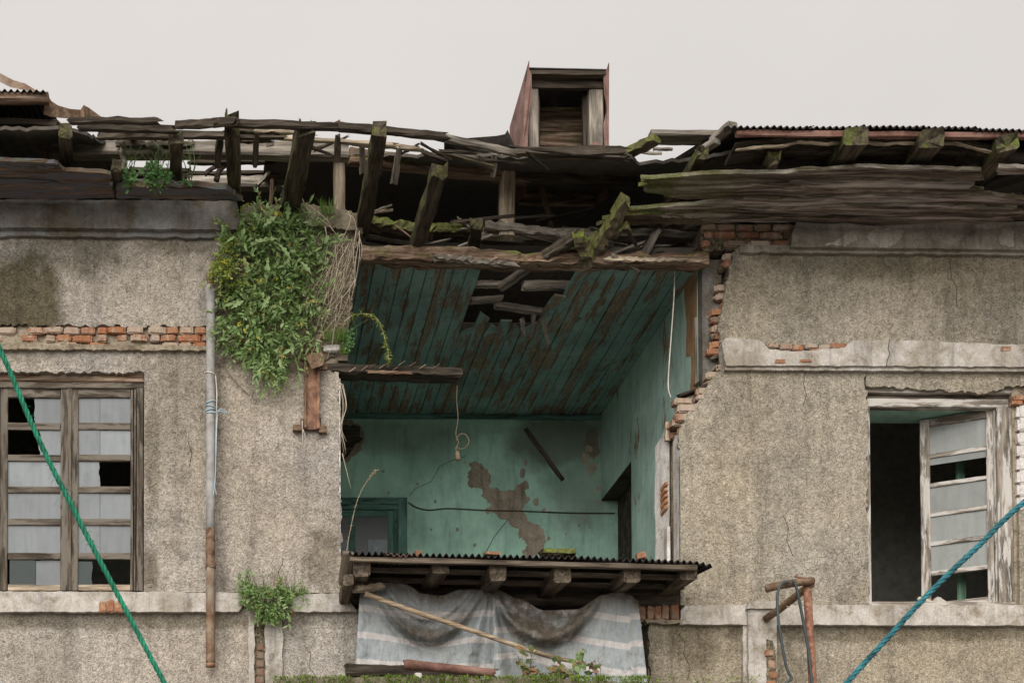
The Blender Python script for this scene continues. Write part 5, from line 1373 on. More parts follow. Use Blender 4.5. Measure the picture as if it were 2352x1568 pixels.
# ================================================================== STRIPED SHEET
def tarp():
    U0 = lambda t: 828 + (812 - 828) * t; U1 = lambda t: 1466 + (1490 - 1466) * t
    nu, nv = 200, 90
    vs, uvs, dirt_shade = [], [], []
    # top edge height (photo v) along u
    def top_v(u):
        pts = [(812, 1342), (850, 1336), (900, 1330), (930, 1340), (975, 1362), (1010, 1366), (1060, 1352), (1125, 1352), (1140, 1352), (1190, 1372), (1250, 1400), (1320, 1398), (1390, 1364), (1420, 1352), (1440, 1362), (1470, 1378), (1500, 1384)]
        for (a, va), (b2, vb) in zip(pts, pts[1:]):
            if a <= u <= b2:
                t = (u - a) / (b2 - a); t = t * t * (3 - 2 * t)
                return va + (vb - va) * t
        return pts[-1][1]
    def g_(x, w): return math.exp(-(x / w) ** 2)
    for j_ in range(nv + 1):
        t = j_ / nv
        for i in range(nu + 1):
            s = i / nu
            u = U0(t) + (U1(t) - U0(t)) * s
            v = top_v(u) + (1585 - top_v(u)) * t
            y = -0.30 - 0.10 * t
            # swag hanging between the left and middle ties
            c1 = (u - 985) / 130.0
            cat = 1345 + 118 * max(0.0, 1 - c1 * c1)
            d = v - cat
            in1 = max(0.0, 1 - c1 * c1)
            y -= (0.085 * g_(d + 4, 17) + 0.06 * g_(d + 45, 12)) * in1 ** .5 if in1 > 0 else 0
            y += 0.07 * g_(d - 26, 15) * in1
            # deep fold right of the middle tie
            c2 = (u - 1255) / 135.0
            in2 = max(0.0, 1 - c2 * c2)
            cat2 = 1352 + 112 * in2
            d2 = v - cat2
            y -= 0.09 * g_(d2 + 2, 18) * in2 ** .5 if in2 > 0 else 0
            y += 0.08 * g_(d2 - 30, 18) * in2
            # pleats fanning down from the middle tie
            dx, dv = u - 1130, max(6.0, v - 1335)
            a = math.atan2(dx, dv)
            rr = math.hypot(dx, dv)
            fan = max(0.0, 1 - abs(a) / 0.75) * min(1, rr / 90)
            y -= 0.055 * fan * math.sin(a * 17 + 0.6)
            y -= 0.045 * fan * g_(a - 0.12, .09) * 1.2
            # vertical rolls at the left hem
            y -= 0.03 * math.sin((u - 812) / 9.0) * max(0, 1 - (u - 812) / 75.0) * (0.4 + t)
            y -= 0.022 * noise.noise((u / 45, v / 140, 0)) + 0.03 * abs(noise.noise((u / 40 + v / 90, v / 60 - u / 120, 4))) + 0.018 * abs(noise.noise((u / 18 - v / 30, v / 26, 6))) + .03 * noise.noise((u / 120, v / 200, 8))
            if u > 1448: y += -0.012 if u > 1449 else 0
            p = P(u, v, y)
            vs.append(p)
            sh = 5 * noise.noise((u / 60, 1.5, 0)) + (14 * in1 * g_(d, 60)) + (-16 * g_(u - 1200, 45) * t * 1.0) + (18 * (u - 812) / 680 if u < 1135 else 40 * (u - 1135) / 350 - 14)
            step = 7 if u > 1448 else 0
            uvs.append((s, (v - sh + step) / 62.0))
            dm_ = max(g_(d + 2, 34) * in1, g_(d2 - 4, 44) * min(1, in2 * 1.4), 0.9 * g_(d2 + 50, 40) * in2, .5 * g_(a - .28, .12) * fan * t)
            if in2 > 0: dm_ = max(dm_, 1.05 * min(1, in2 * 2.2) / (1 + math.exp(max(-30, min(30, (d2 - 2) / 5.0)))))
            dm_ = max(dm_, .95 * g_(t, .14), .6 * g_(d + 30, 40) * in1)  # top edge darkened in colour to stand for the awning's shade
            dirt_shade.append(min(1.0, dm_))
    fs = []
    m = nu + 1
    for j_ in range(nv):
        for i in range(nu):
            a = j_ * m + i
            fs.append((a, a + m, a + m + 1, a + 1))
    me = bpy.data.meshes.new('tarpaulin')
    me.from_pydata([tuple(p) for p in vs], [], fs)
    uvl = me.uv_layers.new(name='UVMap')
    for l in me.loops: uvl.data[l.index].uv = uvs[l.vertex_index]
    at = me.attributes.new('dirt_shade', 'FLOAT', 'POINT'); at.data.foreach_set('value', dirt_shade)  # real dirt on the swags plus the shade painted along the top
    me.polygons.foreach_set('use_smooth', [True] * len(me.polygons))
    mm, nt, b2 = new_mat('striped_tarpaulin')
    uv = nt.nodes.new('ShaderNodeUVMap').outputs[0]
    sx = nt.nodes.new('ShaderNodeSeparateXYZ'); nt.links.new(uv, sx.inputs[0])
    fr_ = math_n(nt, 'FRACT', sx.outputs[1])
    st = ramp(nt, fr_, [(0.0, 0.0), (0.40, 0.0), (0.415, 1.0), (0.635, 1.0), (0.65, 0.0)])
    pos = coord(nt, 'POS')
    wv = noise_n(nt, coord(nt, 'POS', (60, 60, 6)), 1.0, 4, 0.6)
    blue = ramp(nt, wv, [(0.3, (0.22, 0.245, 0.255)), (0.7, (0.32, 0.35, 0.355))])
    big = noise_n(nt, pos, 2.2, 5)
    blue = mix(nt, ramp(nt, big, [(0.4, 0.0), (0.75, 0.55)]), blue, (0.42, 0.43, 0.42))
    col = mix(nt, st, blue, ramp(nt, wv, [(0.3, (0.43, 0.405, 0.39)), (0.7, (0.52, 0.495, 0.475))]))
    an = nt.nodes.new('ShaderNodeAttribute'); an.attribute_name = 'dirt_shade'
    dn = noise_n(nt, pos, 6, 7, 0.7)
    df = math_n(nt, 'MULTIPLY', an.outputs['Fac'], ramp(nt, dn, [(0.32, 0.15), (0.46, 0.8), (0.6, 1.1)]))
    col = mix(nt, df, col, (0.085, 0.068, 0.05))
    col = mix(nt, ramp(nt, noise_n(nt, coord(nt, 'POS', (9, 9, 1.5)), 1, 7, .7), [(0.5, 0.0), (0.7, 0.5)]), col, (0.20, 0.175, 0.14))
    finish(nt, b2, col, 0.75, 0.25)
    bump(nt, b2, noise_n(nt, coord(nt, 'POS', (1, 1, .6)), 11, 7, 0.6, 1.5), 0.8, 0.035)
    me.materials.append(mm)
    me.update()
    o = bpy.data.objects.new('tarpaulin', me)
    sm = o.modifiers.new('thickness', 'SOLIDIFY'); sm.thickness = 0.004
    return link(o)
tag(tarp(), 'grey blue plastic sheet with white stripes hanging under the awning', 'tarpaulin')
tag(tube('wooden_pole', [P(838, 1362, -.62), P(930, 1395, -.62), P(1080, 1445, -.63), P(1250, 1502, -.64), P(1345, 1522, -.64)], 0.025, M['pole'], None, 8, 0.018, 4), 'long thin wooden pole slanting across the striped sheet', 'pole')
tag(timber('broken_plank', P(818, 1352, -.55), P(872, 1346, -.45), 0.10, 0.05, M['wood_beige'], None, j=.006, br0=.02, br1=.03), 'short broken brown plank at the left top corner of the striped sheet', 'plank')

# ================================================================== MOSSY LEDGE with what lies on it
led = empty('mossy_ledge', (X(1080), -0.5, 0))
tag(led, 'moss-grown concrete canopy ledge along the bottom edge below the striped sheet', 'ledge')
yl = -0.95
b_ = MB(); b_.prism(rag([(P(u, v, yl).x, P(u, v, yl).z) for u, v in [(628, 1720), (1760, 1720), (1760, 1568), (1500, 1566), (1300, 1558), (1000, 1555), (800, 1554), (680, 1553), (640, 1556), (628, 1578)]], .05, .012), yl, 0.0)
b_.build('slab', M['ledge'], led)
b_ = MB(); b_.box(X(640, -.8), X(1750, -.8), -.75, -.1, 0, P(1000, 1715, yl).z); b_.build('support_wall', M['stucco_old'], led)

class Leaves:
    def __init__(s): s.v, s.f, s.t = [], [], []
    def leaf(s, p, d, n, L, W, kind='oval', tint=None, curl=0.25):
        d = Vector(d).normalized(); n = Vector(n)
        n = (n - d * n.dot(d))
        n = n.normalized() if n.length > 1e-4 else d.orthogonal().normalized()
        w = d.cross(n)
        tint = rnd.random() if tint is None else tint
        if kind == 'oval': prof = [(0, .0), (.25, .8), (.55, 1.0), (.82, .55), (1, 0)]
        elif kind == 'jag': prof = [(0, .08), (.16, .5), (.24, .25), (.42, 1.0), (.5, .4), (.66, .85), (.74, .3), (1, 0)]
        elif kind == 'blade': prof = [(0, .6), (.4, 1.0), (.75, .6), (1, 0)]
        i = len(s.v)
        m = len(prof)
        for (t, q) in prof:
            c = p + d * (t * L) - n * (curl * L * t * t)
            s.v.append(c)
        for (t, q) in prof:
            c = p + d * (t * L) - n * (curl * L * t * t)
            s.v.append(c + w * (q * W / 2) + n * (.12 * W * q)); s.v.append(c - w * (q * W / 2) + n * (.12 * W * q))
        for k in range(m - 1):
            a, b2 = i + k, i + k + 1
            l0, l1 = i + m + 2 * k, i + m + 2 * (k + 1)
            s.f.append((a, b2, l1, l0)); s.f.append((a, l0 + 1, l1 + 1, b2))
        s.t += [tint] * (3 * m)
    def build(s, name, mat, parent=None):
        o = mesh_obj(name, s.v, s.f, mat, parent, False)
        at = o.data.attributes.new('tint', 'FLOAT', 'POINT'); at.data.foreach_set('value', s.t)
        return o
def rdir():
    while True:
        v = Vector((jit(1), jit(1), jit(1)))
        if 0.05 < v.length < 1: return v.normalized()
lv = Leaves()
for _ in range(9000):
    u = rnd.uniform(628, 1500) if rnd.random() < .97 else rnd.uniform(1500, 1750)
    cl = noise.noise((u / 40, 2.0, 0)) + .5 * noise.noise((u / 12, 5.0, 0))
    if rnd.random() > .55 + cl * .9: continue
    if rnd.random() < .5:
        p = P(u, 1553 + rnd.random() * 24, yl - .012); up = Vector((0, -.8, .5))
    else:
        z = P(u, 1555, yl).z; p = Vector((P(u, 1555, yl).x, yl + rnd.random() ** 2 * .5, z + .004 + max(0, cl) * .02)); up = Vector((0, -.2, 1))
    lv.leaf(p, (up + rdir() * .6), rdir(), rnd.uniform(.012, .03), .009, 'blade')
mo_ = lv.build('moss', M['moss'], led); mo_['kind'] = 'stuff'
tag(timber('rotten_plank', P(800, 1538, -.75), P(1100, 1553, -.75), 0.16, 0.11, M['wood_dark'], None, seg=12, j=.008, br0=.05, br1=.04), 'long black rotten plank lying on the mossy ledge', 'plank')
def roll():
    vs, fs = [], []
    a, c = P(930, 1524, -.82), P(1138, 1544, -.82)
    d = (c - a); n, m = 16, 12
    for i in range(n + 1):
        t = i / n
        p = a + d * t
        r = .045 - .008 * t
        for k in range(m):
            an = math.radians(-60 + 300 * k / (m - 1))
            vs.append(p + Vector((jit(.004) + (jit(.03) if i in (0, n) else 0), -math.sin(an) * r * 1.2, math.cos(an) * r + .006 * noise.noise((t * 6, k, 0)))))
    for i in range(n):
        for k in range(m - 1):
            q = i * m + k
            fs.append((q, q + 1, q + m + 1, q + m))
    o = mesh_obj('rolled_metal_sheet', vs, fs, M['sheet_rust'], None, True)
    o.modifiers.new('thickness', 'SOLIDIFY').thickness = .004
    return o
tag(roll(), 'rolled rusty sheet of metal lying on top of the rotten plank', 'metal sheet')
o = tag(brick(None, 0, 0, 0, .06, .05, .05, 'brick_w', name='stone_chip'), 'small pointed pale stone on the mossy ledge before the plank', 'stone'); o.location = P(960, 1551, -.9)

# ================================================================== PIPES AND METAL
dp = empty('downpipe', (X(483), -0.1, 0))
tag(dp, 'grey zinc downpipe turning rusty lower down, fixed to the left wall', 'downpipe')
ypi = -0.12
def pipe_pts(v0, v1, n=10, du=0): return [P(484 - (v - 640) / 900 + du, v, ypi) for v in [v0 + (v1 - v0) * k / n for k in range(n + 1)]]
tube('pipe', pipe_pts(655, 1215), 0.041, M['zinc'], dp, 16)
tube('rusty_pipe', pipe_pts(1212, 1296), 0.0425, M['rust_dark'], dp, 16)
tube('lower_pipe', pipe_pts(1300, 1528, du=.5), 0.0425, M['zinc_rust'], dp, 16)
tube('pipe_mouth', pipe_pts(1522, 1530, 2, .5), 0.0445, M['rust'], dp, 16)
vs, fs = [], []
for k in range(16):
    a = 2 * math.pi * k / 16
    p = P(484, 1298, ypi)
    vs += [p + Vector((math.cos(a) * .049, math.sin(a) * .049, .03 + jit(.02))), p + Vector((math.cos(a) * .05, math.sin(a) * .05, -.02 + jit(.025)))]
for k in range(16): fs.append((2 * k, 2 * k + 1, (2 * k + 3) % 32, (2 * k + 2) % 32))
mesh_obj('rotted_joint', vs, fs, M['rust_dark'], dp)
tube('pipe_neck', [P(482, 630, ypi), P(484, 645, ypi), P(484, 660, ypi)], 0.036, M['rust_dark'], dp, 12)
def ring(v, mat, r=.045, th=.006, tilt=.0): 
    c = P(483.5, v, ypi); pts = [c + Vector((math.cos(a) * r, math.sin(a) * r, tilt * math.cos(a))) for a in [2 * math.pi * k / 18 for k in range(19)]]
    return tube('tie_wire', pts, th, mat, dp, 6)
ring(858, M['cord_white'], tilt=-.01); ring(924, M['cord_blue'], .047, .006, .012); ring(934, M['cord_blue'], .047, .006, -.01); ring(942, M['cord_blue'], .047, .006, .008)
tag(tube('pale_wire', [P(495, 860, -.13), P(498, 900, -.13), P(497, 950, -.13), P(496, 1010, -.13), P(495, 1080, -.13), P(493, 1110, -.13), P(497, 1135, -.13)], .006, M['cord_white'], None, 6, None, 4), 'pale wire hanging down along the right side of the downpipe', 'wire')
tag(tube('blue_string', [P(473, 946, -.15), P(495, 945, -.18), P(505, 943, -.17), P(522, 948, -.15), P(506, 938, -.16), P(499, 960, -.15), P(496, 1040, -.15), P(494, 1100, -.15), P(490, 1140, -.15)], .005, M['cord_blue'], None, 6, None, 4), 'light blue string knotted around the downpipe', 'string')
tag(tube('roof_wire', [P(520, 800, -.02), P(512, 830, -.03), P(535, 870, -.03), P(570, 905, -.02)], .004, M['twig_dark'], None, 5, None, 4), 'thin dark wire hanging on the wall right of the downpipe', 'wire')

ch = empty('steel_channel', (X(716), -0.1, ZL(900)))
tag(ch, 'rusty orange steel channel bolted upright to the wall under the weeds', 'steel channel')
yc_ = -0.09
def uvbox(name, u0, v0, u1, v1, y0, y1, mat, parent, j=0.004):
    b2 = MB(); p, q = P(u0, v1, y0), P(u1, v0, y0)
    b2.prism(rag([(p.x, p.z), (q.x, p.z), (q.x, q.z), (p.x, q.z)], .04, j), y0, y1); return b2.build(name, mat, parent)
uvbox('web', 702, 830, 730, 984, yc_ + .03, yc_ + .04, M['rust'], ch)
uvbox('flange', 699, 812, 703.5, 980, yc_ - .01, yc_ + .08, M['rust_dark'], ch); uvbox('flange', 728, 832, 734, 982, yc_ - .005, yc_ + .08, M['rust'], ch)
flapq = [P(701, 810, yc_ - .01), P(738, 808, yc_ - .02), P(746, 822, yc_ - .07), P(742, 838, yc_ - .09), P(716, 846, yc_ - .1), P(706, 826, yc_ - .06)]
vs = flapq; n = len(vs); mesh_obj('folded_cap', vs + [v + Vector((0, .02, .008)) for v in vs], [tuple(range(n))[::-1], tuple(range(n, 2 * n))] + [(k, (k + 1) % n, n + (k + 1) % n, n + k) for k in range(n)], M['rust_dark'], ch)
uvbox('cap_lug', 734, 833, 752, 846, yc_ - .03, yc_ + .02, M['rust_dark'], ch)
uvbox('foot_lug', 673, 973, 693, 986, yc_ + .02, yc_ + .085, M['rust_dark'], ch); uvbox('foot_lug', 733, 976, 751, 991, yc_ + .02, yc_ + .085, M['rust_dark'], ch)
uvbox('lug_strap', 690, 960, 701, 976, yc_ + .05, yc_ + .06, M['rust_dark'], ch); uvbox('lug_strap', 731, 958, 738, 978, yc_ + .05, yc_ + .06, M['rust_dark'], ch)
tag(lines('hanging_twine', [[P(694, 965, -.1), P(695, 1000, -.1), P(693, 1045, -.05)], [P(696, 985, -.1), P(701, 1005, -.09), P(699, 1040, -.05)]], M['cord_white'], None, .004), 'frayed white twine hanging below the rusty steel channel', 'twine')

st = empty('pipe_stand', (X(1860, -.6), -0.6, 0))
tag(st, 'rusty upright pipe with two slanting arms fixed beside the right pilaster', 'pipe stand')
p_top = P(1852, 1345, -.62)
tube('upright_pipe', [P(1853, 1326, -.6), P(1858, 1420, -.6), P(1863, 1500, -.6), P(1868, 1600, -.6), Vector((P(1880, 1700, -.6).x, -.6, 0.0))], .036, M['rust_pole'], st, 12)
tube('upper_arm', [P(1869, 1333, -.66), P(1830, 1336, -.66), P(1790, 1343, -.64), P(1759, 1350, -.62)], .036, M['rust_dark'], st, 12)
tube('wall_arm', [P(1864, 1340, -.6), P(1830, 1366, -.45), P(1790, 1398, -.28), P(1758, 1420, -.12)], .034, M['rust_dark'], st, 12)
tube('clamp_bolt', [P(1824, 1322, -.66), P(1845, 1326, -.68), P(1862, 1327, -.66)], .009, M['rust'], st, 6)
for uu in (1808, 1818): 
    q = P(uu, 1400 - (uu - 1790) * .78, -.34); tube('wire_band', [q + Vector((math.cos(a) * .02, math.sin(a) * .04, math.sin(a) * .036)) for a in [2 * math.pi * k / 12 for k in range(13)]], .005, M['cord_white'], st, 5)
tag(tube('rubber_cable', [P(1812, 1335, -.71), P(1796, 1338, -.72), P(1786, 1362, -.72), P(1786, 1400, -.72), P(1790, 1440, -.72), P(1800, 1500, -.71), P(1808, 1535, -.7), P(1818, 1556, -.7), P(1806, 1566, -.7), P(1790, 1590, -.7)], .013, M['cable_dark'], None, 8, None, 5), 'black rubber cable looped over the upper arm of the pipe stand', 'cable')
tag(tube('rubber_cable', [P(1822, 1330, -.72), P(1830, 1350, -.71), P(1842, 1410, -.69), P(1855, 1480, -.67), P(1862, 1540, -.66), P(1868, 1600, -.66)], .013, M['cable_dark'], None, 8, None, 5), 'black rubber cable running down the front of the rusty upright pipe', 'cable')

# ================================================================== ROPES in the foreground
def rope(name, pts, r, mat, frays, label):
    path = catmull(pts, 40)
    e = empty(name, path[0])
    tag(e, label, 'rope', 'ropes stretched across the view')
    vs, fs = [], []
    L_ = 0
    pos = [0]
    for a, c in zip(path, path[1:]): pos.append(pos[-1] + (c - a).length)
    n = int(pos[-1] / (r * 0.8))
    fine = []
    for k in range(n + 1):
        s = pos[-1] * k / n
        i = 0
        fine.append(s)
    def at_(s):
        import bisect
        i = min(max(bisect.bisect_right(pos, s) - 1, 0), len(path) - 2)
        return path[i].lerp(path[i + 1], (s - pos[i]) / max(1e-9, pos[i + 1] - pos[i]))
    dirv = (path[-1] - path[0]).normalized()
    sx = dirv.cross(Vector((0, 1, 0))).normalized(); sy = dirv.cross(sx)
    for q in range(3):
        tp = []
        for s in fine:
            a = 2 * math.pi * (s / (r * 7.5) + q / 3)
            tp.append(at_(s) + (sx * math.cos(a) + sy * math.sin(a)) * r * .5)
        add_tube(vs, fs, tp, r * .56, 5)
    mesh_obj('strands', vs, fs, mat, e, True)
    pol = []
    for (t, ln, cnt) in frays:
        for _ in range(cnt):
            p = at_(pos[-1] * (t + jit(.01)))
            d1 = rdir(); d1.y *= .3
            pol.append([p, p + d1 * ln * .5, p + d1 * ln + Vector((0, 0, -ln * .4))])
    for k in range(260):
        p = at_(pos[-1] * rnd.random()); d1 = rdir(); pol.append([p + d1 * r * .8, p + d1 * r * 1.3 + rdir() * r * .5, p + d1 * r * 1.6 + rdir() * r])
    lines('frayed_fibres', pol, mat, e, .0011, 3)['kind'] = 'stuff'
rope('rope', [P(-420, -150, -9.4), P(-150, 470, -9.3), P(0, 800, -9.25), P(90, 1010, -9.2), P(180, 1190, -9.15), P(280, 1382, -9.1), P(390, 1590, -9.05), P(520, 1830, -9.0), P(800, 2330, -8.9)], .0088, M['rope_g'], [(.472, .05, 8), (.487, .05, 7), (.53, .03, 6)], 'green rope slanting across the closed window at the left edge')
rope('rope', [P(3300, 480, -9.0), P(2560, 990, -9.0), P(2352, 1152, -9.0), P(2250, 1250, -9.0), P(2140, 1355, -9.0), P(2040, 1462, -9.0), P(1940, 1572, -9.0), P(1800, 1730, -9.0), P(1400, 2240, -9.0)], .0098, M['rope_t'], [(.44, .05, 5), (.47, .04, 5)], 'teal blue rope slanting across the open window at the lower right')

# ================================================================== CORDS, STICKS, LOOSE BRICKS
lc = empty('hanging_lamp_cord', P(1050, 880, 1.6))
tag(lc, 'bare light cord with looped wire and an empty bulb socket in the open room', 'lamp cord')
yl_ = 1.6
tube('cord', [P(1050, 884, yl_), P(1049, 920, yl_), P(1052, 960, yl_), P(1047, 995, yl_), P(1053, 1015, yl_), P(1047, 1028, yl_), P(1051, 1040, yl_)], .0045, M['cord_tan'], lc, 6, None, 4)
tube('cord_loop', [P(1047, 1012, yl_), P(1055, 997, yl_ - .02), P(1068, 996, yl_ - .03), P(1077, 1010, yl_ - .03), P(1072, 1024, yl_ - .02), P(1058, 1030, yl_), P(1048, 1024, yl_)], .0042, M['cord_tan'], lc, 6, None, 4)
tube('bulb_socket', [P(1050, 1036, yl_), P(1051, 1044, yl_), P(1052.5, 1055, yl_)], .020, M['cord_tan'], lc, 10, .028)
tag(tube('white_cable', [P(1550, 600, .25), P(1548, 680, .25), P(1541, 780, .22), P(1536, 850, .2), P(1535, 890, .18), P(1541, 912, .16)], .006, M['cord_white'], None, 6, None, 4), 'white cable hanging down beside the broken right wall', 'cable')
tag(timber('fallen_batten', P(1208, 985, 3.7), P(1292, 1100, 3.55), .07, .05, M['wood_dark'], None), 'dark batten dangling in front of the back wall of the room', 'batten')
lintel = irregular('rotten_lintel', P(752, 852, 0.12), P(1036, 862, 0.12), .22, .085, 'wood_dark', seg=14, j=.01, br0=.02, br1=.10)
lintel.parent = None; tag(lintel, 'splintered dark lintel beam jutting from the left wall into the opening', 'beam')
for k in range(9):
    u = 800 + k * 24 + jit(6); p = P(u, 846 + jit(8), -0.0)
    o = timber('splinter', p, p + Vector((.06, -.02, .035)), .008, .006, M['wood_brown'], house, seg=2, j=.001)
timber('lintel_face', P(850, 853, -.02), P(940, 856, -.02), 0.02, .025, M['wood_brown'], house, seg=6, j=.006, br0=.05, br1=.05)
for (u0, v0, u1, v1, y, m_, lab) in [(694, 779, 727, 793, -.02, 'brick_d', 'mossy brown brick above the cap of the steel channel'), (725, 766, 756, 778, 0.0, 'brick', 'brown brick in the grass just below the dry root tangle'),
                                 (745, 790, 784, 805, -.03, 'brick_w', 'pale whitish brick at the top corner of the left wall'), (690, 794, 742, 808, 0.0, 'brick_d', 'dark damp brick directly under the mossy brown brick')]:
    loose(lab, u0, v0, u1, v1, y, .12, m_)

# ================================================================== PLANTS
def clump(name, label, cat, base, regions, n, mat, sizes, kinds, stems=0, out=(0, -1, .2), droop=.4, stem_mat='stem_green', group=None, sprigs=0):
    e = empty(name, base)
    tag(e, label, cat, group)
    lv = Leaves()
    o = Vector(out)
    st_ = []
    tot = sum(r[-1] for r in regions)
    for (u, v, y, ru, rv, ry, wgt) in regions:
        for _ in range(int(n * wgt / tot)):
            q = rdir() * rnd.random() ** .4
            uu, vv, yy = u + q.x * ru, v - q.z * rv, y + q.y * ry
            if noise.noise((uu / 20, vv / 20, yy * 3)) < -.08 - .2 * rnd.random(): continue
            p = P(uu, vv, yy)
            d = (o * .6 + Vector((q.x, min(0, q.y) - .2, q.z * .6)) * .7 + rdir() * .8); d.z -= droop * rnd.random()
            n_ = Vector((0, -.95, .55)) + rdir() * .75
            sc = rnd.choice(sizes)
            lv.leaf(p, d, n_, sc[0] * rnd.uniform(.7, 1.25), sc[1] * rnd.uniform(.7, 1.2), rnd.choice(kinds), min(1, max(0, rnd.gauss(.52, .22) + .25 * noise.noise((uu / 30, vv / 30, 1)))), rnd.uniform(.1, .5))
        for _ in range(int(stems * wgt / tot)):
            a = P(u + jit(ru * .6), v + rnd.uniform(-.2, .9) * rv, y + .1)
            st_.append(([a, a + Vector((jit(.06), -.08, .10)), a + Vector((jit(.15), -.16 + jit(.08), .22 + jit(.1)))], .004))
    if sprigs:
        cu = sum(r[0] * r[-1] for r in regions) / tot; cv = sum(r[1] * r[-1] for r in regions) / tot
        for _ in range(sprigs):
            r = rnd.choice(regions); an = rnd.uniform(0, 2 * math.pi)
            uu, vv = r[0] + math.cos(an) * r[3] * .85, r[1] + math.sin(an) * r[4] * .85
            a = P(uu, vv, r[2] - .05)
            dv_ = Vector(((uu - cu) / 130.0, -.5, -(vv - cv) / 150.0)) + rdir() * .5
            dv_.normalize()
            L = rnd.uniform(.10, .22); c1 = a + dv_ * L * .6; c2 = a + dv_ * L + Vector((0, 0, -L * .25))
            st_.append(([a, c1, c2], .003))
            tn = rnd.uniform(.35, .95)
            for k in range(9):
                t = .15 + .85 * k / 8
                p = a.lerp(c1, t * 1.6) if t < .62 else c1.lerp(c2, (t - .62) / .38)
                sc = rnd.choice(sizes)
                lv.leaf(p, dv_ * .7 + rdir() * .9, Vector((0, -.9, .5)) + rdir() * .6, sc[0] * rnd.uniform(.7, 1.2), sc[1] * rnd.uniform(.7, 1.1), rnd.choice(kinds), min(1, max(0, tn + jit(.15))), rnd.uniform(.1, .5))
    f = lv.build('foliage', M[mat], e); f['kind'] = 'stuff'
    if st_: lines('stems', st_, M[stem_mat], e, .004)
    return e
wb_ = clump('weed_bush', 'large bushy green weed cascading over the broken top of the left wall', 'plant', P(620, 700, -.05),
      [(640, 560, -.12, 95, 70, .14, 2.2), (600, 640, -.14, 85, 80, .16, 2.0), (680, 660, -.10, 70, 90, .14, 1.8), (600, 745, -.14, 85, 70, .15, 1.9), (640, 800, -.10, 60, 50, .10, .8), (560, 770, -.08, 50, 50, .08, .7), (700, 560, -.05, 60, 50, .1, .8), (560, 700, -.08, 50, 60, .10, .7), (700, 735, -.05, 40, 50, .08, .5), (606, 505, -.08, 24, 40, .06, .4), (668, 505, -.08, 20, 40, .06, .4), (618, 838, -.10, 32, 26, .05, .4), (550, 560, -.1, 30, 40, .07, .4)],
      4800, 'leaf', [(.045, .02), (.065, .026), (.095, .034), (.04, .018)], ['jag', 'jag', 'oval'], stems=60, sprigs=170)
lv = Leaves()
for (u, v, du, dv, L) in [(615, 590, -2, 60, .26), (575, 560, 40, -18, .16), (605, 520, 30, -30, .17), (640, 560, 20, 18, .2), (560, 590, 20, 60, .16), (660, 505, 4, -40, .16), (592, 555, 60, -20, .2), (690, 600, 30, 25, .16), (560, 690, -40, 18, .14), (620, 680, -30, 40, .15)]:
    p = P(u, v, -.26); d = P(u + du, v + dv, -.30) - p; lv.leaf(p, d, Vector((.2, -1, .3)), L, .06, 'jag', .8, .25)
lv.build('large_leaves', M['leaf'], wb_)
fl_ = Leaves()
for (u, v) in [(602, 480), (636, 492), (513, 600), (594, 775), (560, 758), (596, 646), (634, 640), (548, 745), (690, 745)]:
    for k in range(5): a = 2 * math.pi * k / 5; fl_.leaf(P(u + jit(3), v + jit(3), -.26), Vector((math.cos(a), -.3, math.sin(a))), Vector((0, -1, 0)), .018, .010, 'oval')
fl_.build('flowers', M['petal'], wb_)
clump('fern_clump', 'yellow green small-leaved clump left of the weed bush beside the downpipe top', 'plant', P(520, 620, -.03),
      [(526, 585, -.2, 24, 50, .06, 1.2), (503, 625, -.2, 26, 24, .06, .7), (536, 640, -.22, 30, 22, .05, .5), (522, 660, -.05, 20, 30, .05, .6), (550, 520, -.05, 28, 26, .05, .6)], 1500, 'leaf_y', [(.028, .024), (.022, .02)], ['oval'], 20, sprigs=30)
clump('dead_flower_stalk', 'brown withered plant between the fern clump and the weed bush', 'plant', P(560, 620, -.05),
      [(562, 560, -.13, 14, 40, .04, 1), (560, 600, -.13, 18, 18, .04, 1), (535, 628, -.13, 34, 10, .04, .8)], 420, 'leaf_dry', [(.03, .014), (.022, .012)], ['oval', 'jag'], 10, stem_mat='twig_dark')
rt = empty('root_tangle', P(790, 520, -.1))
tag(rt, 'tangle of dry pale roots and grass hanging right of the weed bush', 'roots')
pl = []
for _ in range(34):
    u0 = rnd.uniform(738, 800); v0 = rnd.uniform(540, 680); L = rnd.uniform(60, 170); sh = rnd.uniform(-60, 0)
    y0 = -.12 - rnd.random() * .1
    pl.append(([P(u0 + 14, v0, y0), P(u0 + 6 + jit(5), v0 + L * .3, y0 - .03), P(u0 + sh * .5 + jit(14), v0 + L * .7, y0), P(u0 + sh + jit(18), v0 + L, y0 + .03)], rnd.uniform(.0014, .003)))
for pts in [[(798, 485), (805, 505), (790, 540), (760, 590), (735, 640)], [(795, 490), (812, 500), (818, 530), (822, 545)], [(825, 530), (826, 580), (822, 620), (812, 660)], [(822, 535), (830, 570), (828, 600)], [(818, 530), (812, 580), (814, 610), (808, 640)],
            [(826, 545), (818, 600), (816, 650), (806, 685)], [(690, 450), (705, 480), (730, 500), (760, 520), (775, 545)], [(705, 465), (730, 485), (750, 505), (765, 530)], [(745, 520), (752, 560), (748, 600), (756, 640)], [(770, 560), (772, 620), (764, 680)], [(800, 560), (780, 600), (770, 640), (750, 680), (745, 700)],
            [(560, 462), (540, 450), (520, 442)], [(815, 640), (800, 665), (780, 690), (765, 720)]]:
    lines('root', [([P(u + jit(2), v, -.2) for u, v in pts], .0045)], M['twig'], rt, .003)
lines('fine_roots', pl, M['twig'], rt, .003)['kind'] = 'stuff'
r2 = empty('dry_vine', P(786, 900, -.02))
tag(r2, 'dry vine hanging down the jamb edge under the rotten lintel', 'vine')
